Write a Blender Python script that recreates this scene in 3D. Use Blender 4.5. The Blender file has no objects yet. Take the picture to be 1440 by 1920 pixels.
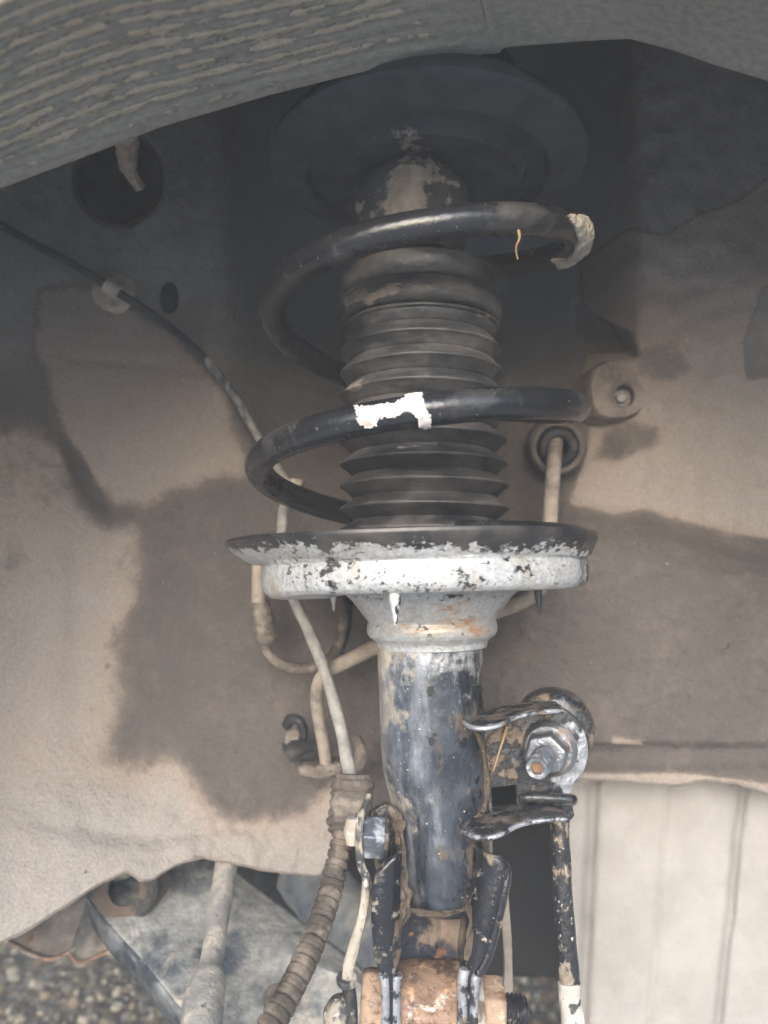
import bpy, bmesh, math, random
from mathutils import Vector, Matrix, noise as mnoise
random.seed(7)
scene = bpy.context.scene
COL = scene.collection
PI = math.pi

# ------------------------------------------------------------------ camera
H = 0.60                      # camera height above the gravel
FPX = 1450.0                  # focal length in photo pixels (photo is 1440 x 1920)
TH = math.radians(4.73)       # looking slightly up
cam_d = bpy.data.cameras.new('camera')
cam = bpy.data.objects.new('camera', cam_d); COL.objects.link(cam)
cam.location = (0, 0, H)
cam.rotation_euler = (PI/2 + TH, 0, 0)
cam_d.sensor_fit = 'VERTICAL'; cam_d.sensor_height = 24.0
cam_d.lens = 24.0*FPX/1920.0
cam_d.clip_start = 0.005; cam_d.clip_end = 200
cam_d.dof.use_dof = True; cam_d.dof.focus_distance = 0.345; cam_d.dof.aperture_fstop = 5.2
scene.camera = cam

# ------------------------------------------------------------------ light
SUN_EL = math.radians(15); SUN_AZ = math.radians(188)     # behind the photographer
w = bpy.data.worlds.new("World"); scene.world = w; w.use_nodes = True
nt = w.node_tree; nt.nodes.clear()
wo = nt.nodes.new('ShaderNodeOutputWorld'); bg = nt.nodes.new('ShaderNodeBackground')
sky = nt.nodes.new('ShaderNodeTexSky'); sky.sky_type = 'NISHITA'; sky.sun_disc = False
sky.sun_elevation = SUN_EL; sky.sun_rotation = SUN_AZ
sky.air_density = 1.0; sky.dust_density = 1.0; sky.ozone_density = 1.0
bg.inputs['Strength'].default_value = 0.15
nt.links.new(sky.outputs[0], bg.inputs[0]); nt.links.new(bg.outputs[0], wo.inputs[0])
sun_d = bpy.data.lights.new('sun', 'SUN'); sun = bpy.data.objects.new('sun', sun_d); COL.objects.link(sun)
sun_d.energy = 1.5; sun_d.angle = math.radians(44); sun_d.color = (1.0, 0.955, 0.91)
sd = Vector((math.sin(SUN_AZ)*math.cos(SUN_EL), math.cos(SUN_AZ)*math.cos(SUN_EL), math.sin(SUN_EL)))
sun.rotation_euler = sd.to_track_quat('Z', 'Y').to_euler(); sun.location = sd*3
vs = scene.view_settings
vs.view_transform = 'Standard'; vs.look = 'None'; vs.gamma = 1.0; vs.exposure = 2.2
scene.render.engine = 'CYCLES'
scene.cycles.use_denoising = True
scene.cycles.max_bounces = 8; scene.cycles.diffuse_bounces = 5

# ------------------------------------------------------------------ helpers
CP = Vector((0, 0, H))
RT = Vector((1, 0, 0)); FW = Vector((0, math.cos(TH), math.sin(TH))); UP = Vector((0, -math.sin(TH), math.cos(TH)))
def P(px, py, Y):
    """world point standing at depth Y (metres in front of the lens plane) seen at a photo pixel"""
    r = FW + RT*((px-720)/FPX) + UP*((960-py)/FPX)
    return CP + r*(Y/r.y)
def proj(p):
    d = p - CP
    k = d.dot(FW)
    return 720 + FPX*d.dot(RT)/k, 960 - FPX*d.dot(UP)/k
def ss(a, b, x):
    if a == b: return 0.0 if x < a else 1.0
    t = max(0.0, min(1.0, (x-a)/(b-a))); return t*t*(3-2*t)
def nz(x, y, z=0.0): return mnoise.noise(Vector((x, y, z)))
def interp(xs, ys, x):
    if x <= xs[0]: return ys[0]
    for i in range(len(xs)-1):
        if x <= xs[i+1]:
            t = (x-xs[i])/(xs[i+1]-xs[i]); return ys[i]+(ys[i+1]-ys[i])*t
    return ys[-1]
def inpoly(x, y, poly):
    c = False; n = len(poly); j = n-1
    for i in range(n):
        xi, yi = poly[i]; xj, yj = poly[j]
        if (yi > y) != (yj > y) and x < (xj-xi)*(y-yi)/(yj-yi)+xi: c = not c
        j = i
    return c
def pdist(x, y, poly):
    best = 1e9; n = len(poly)
    for i in range(n):
        ax, ay = poly[i]; bx, by = poly[(i+1) % n]
        dx, dy = bx-ax, by-ay; l2 = dx*dx+dy*dy or 1e-9
        t = max(0, min(1, ((x-ax)*dx+(y-ay)*dy)/l2))
        q = (x-ax-t*dx)**2+(y-ay-t*dy)**2
        if q < best: best = q
    d = math.sqrt(best)
    return d if inpoly(x, y, poly) else -d
def smooth_path(pts, n=8):
    """Catmull-Rom through points"""
    pts = [Vector(p) for p in pts]
    if len(pts) < 3: n = max(n, 4)
    e = [pts[0]*2-pts[1]]+pts+[pts[-1]*2-pts[-2]]
    out = []
    for i in range(1, len(e)-2):
        for k in range(n):
            t = k/n; p0, p1, p2, p3 = e[i-1], e[i], e[i+1], e[i+2]
            out.append(0.5*((2*p1)+(p2-p0)*t+(2*p0-5*p1+4*p2-p3)*t*t+(3*p1-p0-3*p2+p3)*t**3))
    out.append(pts[-1]); return out

class MB:
    def __init__(s): s.v = []; s.f = []; s.attr = None; s.uv = None
    def add(s, vs_, fs):
        o = len(s.v); s.v += [Vector(p) for p in vs_]; s.f += [tuple(i+o for i in f) for f in fs]; return s
    def grid(s, rows, cu=False):
        n = len(rows[0]); vs_ = [p for r in rows for p in r]; fs = []
        for i in range(len(rows)-1):
            for j in range(n if cu else n-1):
                k = (j+1) % n
                fs.append((i*n+j, i*n+k, (i+1)*n+k, (i+1)*n+j))
        return s.add(vs_, fs)
    def tube(s, pts, r, seg=12, cap=True, flat=1.0, jitter=0.0):
        m = len(pts); rows = []
        ref = None
        for i in range(m):
            t = (pts[min(i+1, m-1)]-pts[max(i-1, 0)]).normalized()
            if ref is None:
                a = Vector((0, 1, 0)) if abs(t.y) < 0.8 else Vector((1, 0, 0))
                ref = (a - t*a.dot(t)).normalized()
            else:
                ref = (ref - t*ref.dot(t)).normalized()
            b = t.cross(ref)
            rr = r(i/(m-1)) if callable(r) else r
            row = []
            for k in range(seg):
                a = 2*PI*k/seg
                q = rr*(1+jitter*nz(pts[i].x*90+k, pts[i].y*90, pts[i].z*90))
                row.append(pts[i]+ref*(math.cos(a)*q*flat)+b*(math.sin(a)*q))
            rows.append(row)
        if cap:
            rows = [[sum(rows[0], Vector())/seg]*seg]+rows+[[sum(rows[-1], Vector())/seg]*seg]
        return s.grid(rows, True)
    def lathe(s, prof, mat, seg=64, fn=None):
        """prof: (r,z) or (r,z,cx,cy); mat: 4x4 placing local Z axis; fn(angle,r,z)->(r,z)"""
        rows = []
        for q in prof:
            r, z = q[0], q[1]; cx = q[2] if len(q) > 2 else 0; cy = q[3] if len(q) > 3 else 0
            row = []
            for k in range(seg):
                a = 2*PI*k/seg; r2, z2 = fn(a, r, z) if fn else (r, z)
                row.append(mat @ Vector((cx+r2*math.cos(a), cy+r2*math.sin(a), z2)))
            rows.append(row)
        return s.grid(rows, True)
    def prism(s, pts, vec, holes=None):
        """flat polygon (world points) pushed along vec"""
        bm = bmesh.new()
        f = bm.faces.new([bm.verts.new(p) for p in pts])
        r = bmesh.ops.extrude_face_region(bm, geom=[f])
        for g in r['geom']:
            if isinstance(g, bmesh.types.BMVert): g.co += vec
        bmesh.ops.recalc_face_normals(bm, faces=bm.faces)
        bm.verts.index_update()
        s.add([v.co.copy() for v in bm.verts], [tuple(v.index for v in ff.verts) for ff in bm.faces]); bm.free(); return s

def axis_mat(a, b):
    """matrix with origin a and local Z towards b"""
    z = (b-a).normalized(); return Matrix.Translation(a) @ z.to_track_quat('Z', 'Y').to_matrix().to_4x4()
def zmat(p): return Matrix.Translation(p)

def build(name, mb, mat, parent=None, smooth=True, bevel=0, solid=0, subsurf=0, angle=40, label=None):
    me = bpy.data.meshes.new(name)
    off = Vector(LOC[parent.name]) if parent is not None else Vector()
    me.from_pydata([tuple(v-off) for v in mb.v], [], mb.f)
    bm = bmesh.new(); bm.from_mesh(me)
    if mb.attr is None:
        bmesh.ops.remove_doubles(bm, verts=bm.verts, dist=2e-6)
        bmesh.ops.recalc_face_normals(bm, faces=bm.faces)
    bm.to_mesh(me); bm.free()
    if mb.attr is not None:
        for an, vals in mb.attr.items():
            at = me.attributes.new(an, 'FLOAT', 'POINT'); at.data.foreach_set('value', vals)
    me.materials.append(mat)
    o = bpy.data.objects.new(name, me); COL.objects.link(o)
    if parent is not None: o.parent = parent; LOC[o.name] = tuple(off)
    if solid:
        m = o.modifiers.new('solid', 'SOLIDIFY'); m.thickness = solid; m.offset = 0
    if bevel:
        m = o.modifiers.new('bevel', 'BEVEL'); m.width = bevel; m.segments = 3; m.limit_method = 'ANGLE'; m.angle_limit = math.radians(35)
    if subsurf:
        m = o.modifiers.new('sub', 'SUBSURF'); m.levels = subsurf; m.render_levels = subsurf
    if smooth:
        for p in me.polygons: p.use_smooth = True
        if bevel == 0:
            me.set_sharp_from_angle(angle=math.radians(angle))
    if label: o['label'] = label
    return o
LOC = {}
def thing(name, label, cat, loc, group=None):
    o = bpy.data.objects.new(name, None); COL.objects.link(o); o.location = loc
    o.empty_display_size = 0.01
    o['label'] = label; o['category'] = cat
    if group: o['group'] = group
    LOC[o.name] = tuple(loc); return o
def tag(o, label, cat, group=None):
    o['label'] = label; o['category'] = cat
    if group: o['group'] = group
    return o

# ------------------------------------------------------------------ materials
def C3(c): return (c[0], c[1], c[2], 1.0)
class Mat:
    def __init__(s, name):
        s.m = bpy.data.materials.new(name); s.m.use_nodes = True; s.t = s.m.node_tree
        s.t.nodes.clear(); s.out = s.t.nodes.new('ShaderNodeOutputMaterial'); s.b = s.t.nodes.new('ShaderNodeBsdfPrincipled')
        s.t.links.new(s.b.outputs[0], s.out.inputs[0])
        s.geo = s.t.nodes.new('ShaderNodeNewGeometry')
    def n(s, typ, **kw):
        x = s.t.nodes.new(typ)
        for k, v in kw.items(): setattr(x, k, v)
        return x
    def l(s, a, b): s.t.links.new(a, b)
    def val(s, x, inp):
        if isinstance(x, (int, float)): inp.default_value = x
        elif isinstance(x, (tuple, list)): inp.default_value = C3(x) if len(x) == 3 and inp.type == 'RGBA' else x
        else: s.l(x, inp)
    def math(s, op, a, b=0.0, c=None):
        x = s.n('ShaderNodeMath', operation=op); s.val(a, x.inputs[0]); s.val(b, x.inputs[1])
        if c is not None: s.val(c, x.inputs[2])
        return x.outputs[0]
    def mapr(s, v, lo, hi, smooth=True, a=0.0, b=1.0):
        x = s.n('ShaderNodeMapRange', interpolation_type='SMOOTHSTEP' if smooth else 'LINEAR')
        s.val(v, x.inputs[0]); x.inputs[1].default_value = lo; x.inputs[2].default_value = hi
        x.inputs[3].default_value = a; x.inputs[4].default_value = b; return x.outputs[0]
    def vec(s, stretch=(1, 1, 1), off=(0, 0, 0), rot=(0, 0, 0), src=None):
        x = s.n('ShaderNodeMapping'); s.l(src or s.geo.outputs['Position'], x.inputs[0])
        x.inputs['Scale'].default_value = stretch; x.inputs['Location'].default_value = off; x.inputs['Rotation'].default_value = rot
        return x.outputs[0]
    def noise(s, scale, detail=6, rough=0.6, stretch=(1, 1, 1), off=(0, 0, 0), rot=(0, 0, 0), dist=0.0, src=None):
        x = s.n('ShaderNodeTexNoise'); s.l(s.vec(stretch, off, rot, src), x.inputs['Vector'])
        x.inputs['Scale'].default_value = scale; x.inputs['Detail'].default_value = detail
        x.inputs['Roughness'].default_value = rough; x.inputs['Distortion'].default_value = dist
        return x.outputs[0]
    def vor(s, scale, stretch=(1, 1, 1), off=(0, 0, 0), feature='F1'):
        x = s.n('ShaderNodeTexVoronoi', feature=feature); s.l(s.vec(stretch, off), x.inputs['Vector'])
        x.inputs['Scale'].default_value = scale; return x.outputs[0]
    def mix(s, f, a, b):
        x = s.n('ShaderNodeMix', data_type='RGBA'); s.val(f, x.inputs[0]); s.val(a, x.inputs[6]); s.val(b, x.inputs[7]); return x.outputs[2]
    def mixf(s, f, a, b):
        x = s.n('ShaderNodeMix', data_type='FLOAT'); s.val(f, x.inputs[0]); s.val(a, x.inputs[2]); s.val(b, x.inputs[3]); return x.outputs[0]
    def grad(s, g, p0):
        """linear field (position-p0).g"""
        x = s.n('ShaderNodeVectorMath', operation='SUBTRACT'); s.l(s.geo.outputs['Position'], x.inputs[0]); x.inputs[1].default_value = tuple(p0)
        y = s.n('ShaderNodeVectorMath', operation='DOT_PRODUCT'); s.l(x.outputs[0], y.inputs[0]); y.inputs[1].default_value = tuple(g)
        return y.outputs['Value']
    def spot(s, p0, rad, squash=(1, 1, 1)):
        """1 in the middle of a blotch round p0, 0 at rad"""
        x = s.n('ShaderNodeVectorMath', operation='SUBTRACT'); s.l(s.geo.outputs['Position'], x.inputs[0]); x.inputs[1].default_value = tuple(p0)
        y = s.n('ShaderNodeVectorMath', operation='MULTIPLY'); s.l(x.outputs[0], y.inputs[0]); y.inputs[1].default_value = squash
        z = s.n('ShaderNodeVectorMath', operation='LENGTH'); s.l(y.outputs[0], z.inputs[0])
        return s.mapr(z.outputs['Value'], 0, rad, False, 1, 0)
    def attr(s, name):
        x = s.n('ShaderNodeAttribute', attribute_name=name); return x.outputs['Fac']
    def fin(s, col, rough, metal=0.0, bump=None, dist=0.001, strength=1.0, spec=0.5):
        s.val(col, s.b.inputs['Base Color']); s.val(rough, s.b.inputs['Roughness']); s.val(metal, s.b.inputs['Metallic'])
        s.b.inputs['Specular IOR Level'].default_value = spec
        if bump is not None:
            x = s.n('ShaderNodeBump'); s.l(bump, x.inputs['Height']); x.inputs['Distance'].default_value = dist; x.inputs['Strength'].default_value = strength
            s.l(x.outputs[0], s.b.inputs['Normal'])
        return s.m

MUD = (0.17, 0.125, 0.088); DUST = (0.36, 0.305, 0.25); CREAM = (0.55, 0.50, 0.44)
BLACK = (0.018, 0.019, 0.022)

def m_layers(name, base, rough, layers, metal=0.0, bump_scale=400, bump=0.0006, spec=0.5, coat=0.0):
    """layers: dict(c, r, m, s, lo, hi, st, g, p, k) painted one on the other"""
    M = Mat(name); col = base; ro = rough; me = metal
    v = M.noise(60, 4)
    col = M.mix(M.mapr(v, 0.3, 0.7), tuple(x*0.75 for x in base), tuple(min(1, x*1.2) for x in base))
    hsum = M.noise(bump_scale, 6)
    for L in layers:
        f = M.noise(L.get('s', 100), L.get('d', 7), L.get('ro', 0.62), L.get('st', (1, 1, 1)), L.get('off', (0, 0, 0)), L.get('rot', (0, 0, 0)), L.get('di', 0.0))
        if 'g' in L: f = M.math('ADD', f, M.grad(L['g'], L['p']))
        for sp in L.get('spots', []):
            f = M.math('MULTIPLY_ADD', M.spot(sp[0], sp[1], sp[3] if len(sp) > 3 else (1, 1, 1)), sp[2], f)
        k = M.mapr(f, L['lo'], L['hi'])
        if 'k' in L: k = M.math('MULTIPLY', k, L['k'])
        c = L['c']
        if L.get('vary', True):
            c = M.mix(M.mapr(M.noise(L.get('vs', 150), 4, off=(3, 1, 2)), 0.3, 0.7), tuple(x*0.72 for x in c), tuple(min(1, x*1.2) for x in c))
        col = M.mix(k, col, c); ro = M.mixf(k, ro, L['r']); me = M.mixf(k, me, L.get('m', 0.0))
        if L.get('h', 0): hsum = M.math('MULTIPLY_ADD', k, L['h'], hsum)
    M.b.inputs['Coat Weight'].default_value = coat; M.b.inputs['Coat Roughness'].default_value = 0.15
    return M.fin(col, ro, me, hsum, bump, 1.0, spec)

# ================================================================== CAR BODY
# ---- depth of the inner wall seen at a photo pixel (real relief, in metres)
HOLE = (222, 335, 78, 82)
def wallY(px, py):
    d = 0.500
    d -= 0.060*ss(120, -420, px)                                 # wraps toward the wheel opening on the left
    d -= 0.050*ss(1330, 1740, py)*ss(640, 250, px)               # lower left corner flares outward
    d -= 0.020*ss(330, 60, px)*ss(820, 1100, py)
    m = ss(370, 640, px)*ss(1210, 1010, px)                      # strut tower recess
    d += m*(0.10*ss(800, 470, py)+0.035*ss(1000, 780, py))
    d -= 0.010*math.exp(-((px-430)/55.0)**2)*ss(900, 700, py)*ss(150, 300, py)
    # right hand apron, heaped with dried mud
    yb = 712+ (1330-px)*0.02
    d -= 0.012*ss(1075, 1260, px)*ss(yb+8, yb-60, py)*ss(250, 520, py)
    d -= 0.012*ss(1300, 1470, px)*ss(700, 560, py)*ss(420, 520, py)
    # chassis rail
    e = interp([640, 900, 1080, 1150, 1210, 1340, 1500], [1010, 985, 950, 955, 950, 985, 1015], px)
    r = ss(560, 980, px)
    d -= 0.032*r*ss(e-15, e+110, py)
    d += 0.008*r*ss(1392, 1402, py)
    d -= 0.006*r*ss(1425, 1452, py)
    # crease / gouge on the left
    cx = interp([820, 880, 975], [118, 150, 200], py)
    if 800 < py < 990: d += 0.005*math.exp(-((px-cx)/18.0)**2)*ss(800, 870, py)*ss(990, 940, py)
    d += 0.004*ss(105, 150, px)*ss(760, 900, py)*ss(1500, 1100, py)
    # low swage on the left panel
    yl = 672+(px-150)*0.10
    if 120 < px < 440: d += 0.0015*math.exp(-((py-yl)/6.0)**2)
    yl = 1545+22*math.sin((px-100)/110.0)
    d += 0.003*math.exp(-((py-yl)/18.0)**2)*ss(60, 180, px)*ss(620, 480, px)
    # hole in the panel
    q = math.hypot((px-HOLE[0])/HOLE[2], (py-HOLE[1])/HOLE[3])
    d += 0.085*ss(1.06, 0.97, q)
    # dark slot behind the lug
    s = pdist(px, py, [(1085, 570), (1120, 600), (1180, 628), (1190, 665), (1130, 652), (1085, 625)])
    d += 0.04*ss(-10, 8, s)
    # lumps
    d += 0.0035*nz(px/170.0, py/170.0, 1.3)+0.0016*nz(px/55.0, py/55.0, 4.1)+0.0006*nz(px/18.0, py/18.0, 9.7)
    if px > 1050 and py < 950: d += 0.0022*nz(px/34.0, py/34.0, 2.2)*ss(1080, 1180, px)
    rr = ss(250, 420, px)*ss(900, 1050, py)
    rr = max(rr, ss(1040, 1120, px)*ss(1000, 1080, py)*0.9)
    d += 0.0020*rr*nz(px/26.0, py/17.0, 6.6)+0.0013*rr*nz(px/11.0, py/8.0, 16.6)
    return d

# ---- where dust lies / has been washed off (0 upper veil tint, .33 damp dirt, .66 tan dust, 1 cream dust)
STAINS = [
    # polygon, value, softness px
    ([(-600, 1010), (250, 1010), (250, 1120), (210, 1180), (210, 1330), (195, 1430), (260, 1450), (330, 1445), (400, 1535), (480, 1555), (560, 1540), (640, 1480), (700, 2100), (-600, 2100)], 0.80, 55),
    ([(-600, 1500), (120, 1470), (260, 1500), (330, 1460), (400, 1560), (480, 1575), (600, 1560), (640, 1480), (700, 2100), (-600, 2100)], 1.0, 50),
    ([(-600, 770), (60, 800), (130, 850), (150, 950), (200, 990), (255, 990), (250, 1100), (-600, 1100)], 0.66, 30),
    ([(70, 540), (150, 530), (230, 565), (330, 620), (420, 735), (455, 830), (462, 892), (400, 895), (320, 915), (270, 955), (215, 945), (150, 870), (118, 795), (60, 660)], 0.74, 26),
    ([(1085, 490), (1180, 430), (1250, 442), (1310, 402), (1385, 378), (1440, 335), (2000, 200), (2000, 1100), (1440, 1005), (1340, 985), (1210, 950), (1150, 957), (1072, 945), (1090, 880), (1110, 800), (1080, 740), (1100, 660), (1180, 660), (1150, 610), (1090, 570)], 0.86, 14),
    ([(1130, 800), (1180, 780), (1240, 800), (1230, 850), (1160, 870), (1110, 865)], 0.45, 22),
    ([(1180, 650), (1260, 640), (1300, 690), (1270, 720), (1190, 715)], 0.52, 25),
    ([(1395, 640), (1430, 540), (1560, 480), (1560, 700), (1400, 712)], 0.24, 12),
    ([(1190, 860), (1440, 800), (2000, 780), (2000, 1005), (1440, 1000), (1340, 980), (1210, 945), (1150, 950)], 0.86, 40),
    ([(100, 800), (150, 850), (205, 965), (195, 975), (140, 900)], 0.26, 9),
    ([(1075, 1450), (1260, 1450), (1330, 1455), (1450, 1470), (1450, 1500), (1075, 1480)], 0.75, 6),
    ([(1150, 1384), (1205, 1387), (1205, 1396), (1150, 1393)], 0.8, 5),
]
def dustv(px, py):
    # underlying: washed, damp dirt below, painted veil tint up in the tower
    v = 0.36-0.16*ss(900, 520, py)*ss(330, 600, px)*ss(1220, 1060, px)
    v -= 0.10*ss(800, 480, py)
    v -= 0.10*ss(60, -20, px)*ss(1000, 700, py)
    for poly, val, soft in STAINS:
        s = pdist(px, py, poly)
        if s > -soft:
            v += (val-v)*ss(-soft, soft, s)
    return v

def veilv(px, py): return ss(860, 560, py)  # height mask for the veil lift painted into the upper walls
def towerv(px, py): return ss(380, 560, px)*ss(1200, 1060, px)*ss(760, 480, py)  # mask for the bluer veil tint painted inside the tower
def make_wall_mat():
    M = Mat('dusty_body_panel')
    d = M.attr('dust')
    n1 = M.noise(28, 8, 0.68); n2 = M.noise(150, 6, 0.65, off=(1, 2, 3)); n3 = M.noise(700, 3, 0.6)
    f = M.math('ADD', d, M.math('MULTIPLY', M.math('SUBTRACT', n1, 0.5), 0.48))
    f = M.math('ADD', f, M.math('MULTIPLY', M.math('SUBTRACT', n2, 0.5), 0.28))
    r = M.n('ShaderNodeValToRGB'); M.l(f, r.inputs[0]); cr = r.color_ramp
    stops = [(0.20, (0.100, 0.088, 0.080)), (0.36, (0.114, 0.100, 0.091)), (0.50, (0.165, 0.139, 0.121)), (0.66, (0.340, 0.282, 0.236)), (0.84, (0.345, 0.298, 0.262)), (1.0, (0.350, 0.317, 0.288))]
    cr.elements[0].position = stops[0][0]; cr.elements[0].color = C3(stops[0][1])
    cr.elements[1].position = stops[-1][0]; cr.elements[1].color = C3(stops[-1][1])
    for p, c in stops[1:-1]:
        e = cr.elements.new(p); e.color = C3(c)
    veil_col = M.mix(M.attr('tower'), M.mix(M.mapr(n1, 0.3, 0.7), (0.225, 0.215, 0.20), (0.30, 0.285, 0.265)), (0.31, 0.345, 0.385))  # upper wall colours lifted to paint in the lens-flare veil
    veil_lift = M.math('MULTIPLY', M.attr('veil_lift'), M.mapr(f, 0.42, 0.58, True, 1.0, 0.0))
    rc = M.mix(veil_lift, r.outputs[0], veil_col)
    g = M.mapr(n3, 0.25, 0.75, True, 0.86, 1.12)
    x = M.n('ShaderNodeVectorMath', operation='SCALE'); M.l(rc, x.inputs[0]); M.l(g, x.inputs['Scale'])
    col = x.outputs[0]
    # dark pits and small pale crumbs
    pit = M.mapr(M.noise(95, 5, 0.7, off=(5, 0, 1)), 0.66, 0.74)
    col = M.mix(M.math('MULTIPLY', pit, 0.55), col, (0.07, 0.06, 0.05))
    cr_ = M.mapr(M.noise(240, 3, 0.6, off=(7, 3, 1)), 0.70, 0.78)
    col = M.mix(M.math('MULTIPLY', cr_, 0.5), col, (0.62, 0.57, 0.5))
    h = M.math('ADD', M.math('MULTIPLY', n2, 1.0), M.math('MULTIPLY', M.noise(420, 5, 0.6), 0.5))
    h = M.math('MULTIPLY_ADD', M.mapr(M.vor(330), 0.05, 0.6), -0.12, h); h = M.math('SUBTRACT', h, M.math('MULTIPLY', pit, 0.6)); h = M.math('ADD', h, M.math('MULTIPLY', cr_, 0.4))
    return M.fin(col, M.mapr(d, 0.0, 0.5, True, 0.62, 0.95), 0.0, h, 0.0017, 0.9, 0.3)
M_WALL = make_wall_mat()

BODY = thing('car_body', 'mud-stained wheel well of a jacked-up car surrounding the strut', 'car body', P(720, 1200, 0.5))

LOWER = [(-700, 2300), (-300, 1945), (0, 1765), (60, 1735), (185, 1655), (240, 1630), (252, 1640), (262, 1648), (285, 1648), (300, 1636), (330, 1620), (378, 1603), (420, 1612), (520, 1632), (600, 1640), (614, 1612), (650, 1590), (700, 1545), (735, 1500), (765, 1425), (1040, 1425), (1075, 1457), (1180, 1462), (1270, 1470), (1320, 1459), (1390, 1465), (1445, 1488), (1700, 1510), (2100, 1530)]
LX = [p[0] for p in LOWER]; LY = [p[1] for p in LOWER]
def lower(px): return interp(LX, LY, px)
TOWER = [(470, -400), (455, 820), (520, 930), (640, 1000), (980, 1000), (1060, 900), (1085, 560), (1180, 430), (1180, -400)]
RAIL = [(640, 1010), (980, 985), (1080, 950), (1210, 950), (1340, 985), (2200, 1080), (2200, 1700), (640, 1700)]
def region(px, py):
    if inpoly(px, py, RAIL): return 'chassis_rail'
    if inpoly(px, py, TOWER): return 'strut_tower'
    return 'inner_panel' if px < 700 else 'apron_panel'
def make_walls():
    step = 8; xs = list(range(-560, 2010, step))
    NR = 262
    V = {}; parts = {}
    top = -380
    rows = []
    for i, px in enumerate(xs):
        lo = lower(px); col = []
        for j in range(NR+1):
            t = j/NR; py = top+(lo-top)*t
            col.append((px, py))
        rows.append(col)
    cache = []
    for col in rows:
        c = []
        for (px, py) in col:
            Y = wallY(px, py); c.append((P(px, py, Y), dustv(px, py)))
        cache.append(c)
    for i in range(len(xs)-1):
        for j in range(NR):
            mx = xs[i]+step/2; my = (rows[i][j][1]+rows[i+1][j+1][1])/2
            parts.setdefault(region(mx, my), []).append((i, j))
    for nm, cells in parts.items():
        mb = MB(); idx = {}; at = []
        def vid(i, j):
            k = (i, j)
            if k not in idx:
                idx[k] = len(mb.v); mb.v.append(cache[i][j][0]); at.append(cache[i][j][1])
            return idx[k]
        for (i, j) in cells:
            mb.f.append((vid(i, j), vid(i+1, j), vid(i+1, j+1), vid(i, j+1)))
        mb.attr = {'dust': at, 'veil_lift': [veilv(*proj(q)) for q in mb.v], 'tower': [towerv(*proj(q)) for q in mb.v]}
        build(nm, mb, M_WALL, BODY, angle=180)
    # turned-under lower lip gives the panels their thickness
    for nm, a, b in (('panel_lip', -500, 650), ('rail_lip', 650, 1900)):
        rws = []; at = []
        px = a
        while px <= b:
            lo = lower(px); Y = wallY(px, lo); p = P(px, lo, Y)
            n_ = 0.0012*nz(px/23.0, 3.3)
            r_ = [p, p+Vector((0, 0.0012, -0.0022+n_)), p+Vector((0, 0.0050, -0.0026+n_)), p+Vector((0, 0.020, 0.004)), p+Vector((0, 0.07, 0.008))]
            rws.append(r_); at += [0.85, 0.8, 0.6, 0.3, 0.2]; px += 10
        mb = MB(); mb.grid(rws); mb.attr = {'dust': at}; build(nm, mb, M_WALL, BODY, angle=180)
make_walls()

# ---- wheel-arch liner above (ribbed, flaked with dried mud)
EDGE = [(-900, 1500), (-500, 760), (-200, 455), (0, 352), (160, 292), (300, 237), (500, 178), (620, 148), (720, 126), (830, 108), (938, 98), (945, 88), (1010, 82), (1100, 75), (1180, 71), (1260, 92), (1340, 120), (1440, 150), (1600, 230), (1900, 470), (2300, 1100)]
EX = [p[0] for p in EDGE]; EY = [p[1] for p in EDGE]
def arch_mat():
    M = Mat('muddy_arch_liner')
    a = M.attr('along'); t = M.attr('across'); rib = M.attr('rib')
    cmb = M.n('ShaderNodeCombineXYZ'); M.l(a, cmb.inputs[0]); M.l(t, cmb.inputs[1])
    n1 = M.noise(1.0, 6, 0.62, stretch=(0.016, 0.034, 1), src=cmb.outputs[0])
    n2 = M.noise(1.0, 5, 0.6, stretch=(0.05, 0.09, 1), src=cmb.outputs[0], off=(5, 1, 0))
    f = M.math('MULTIPLY_ADD', rib, 0.24, n1)
    f = M.math('MULTIPLY_ADD', M.math('SUBTRACT', n2, 0.5), 0.35, f)
    fl = M.mapr(M.math('ADD', f, M.attr('flake')), 0.64, 0.70)
    base = M.mix(M.mapr(n2, 0.3, 0.7), (0.27, 0.265, 0.235), (0.37, 0.355, 0.31))
    col = M.mix(M.math('MULTIPLY', fl, 0.9), base, M.mix(M.mapr(M.noise(300, 4), 0.3, 0.7), (0.46, 0.39, 0.30), (0.60, 0.51, 0.40)))
    h = M.math('MULTIPLY_ADD', fl, 1.2, M.math('MULTIPLY', n2, 0.4)); h = M.math('MULTIPLY_ADD', M.noise(500, 4), 0.2, h)
    return M.fin(col, 0.9, 0, h, 0.0011, 0.8, 0.25)
M_ARCH = arch_mat()
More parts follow.
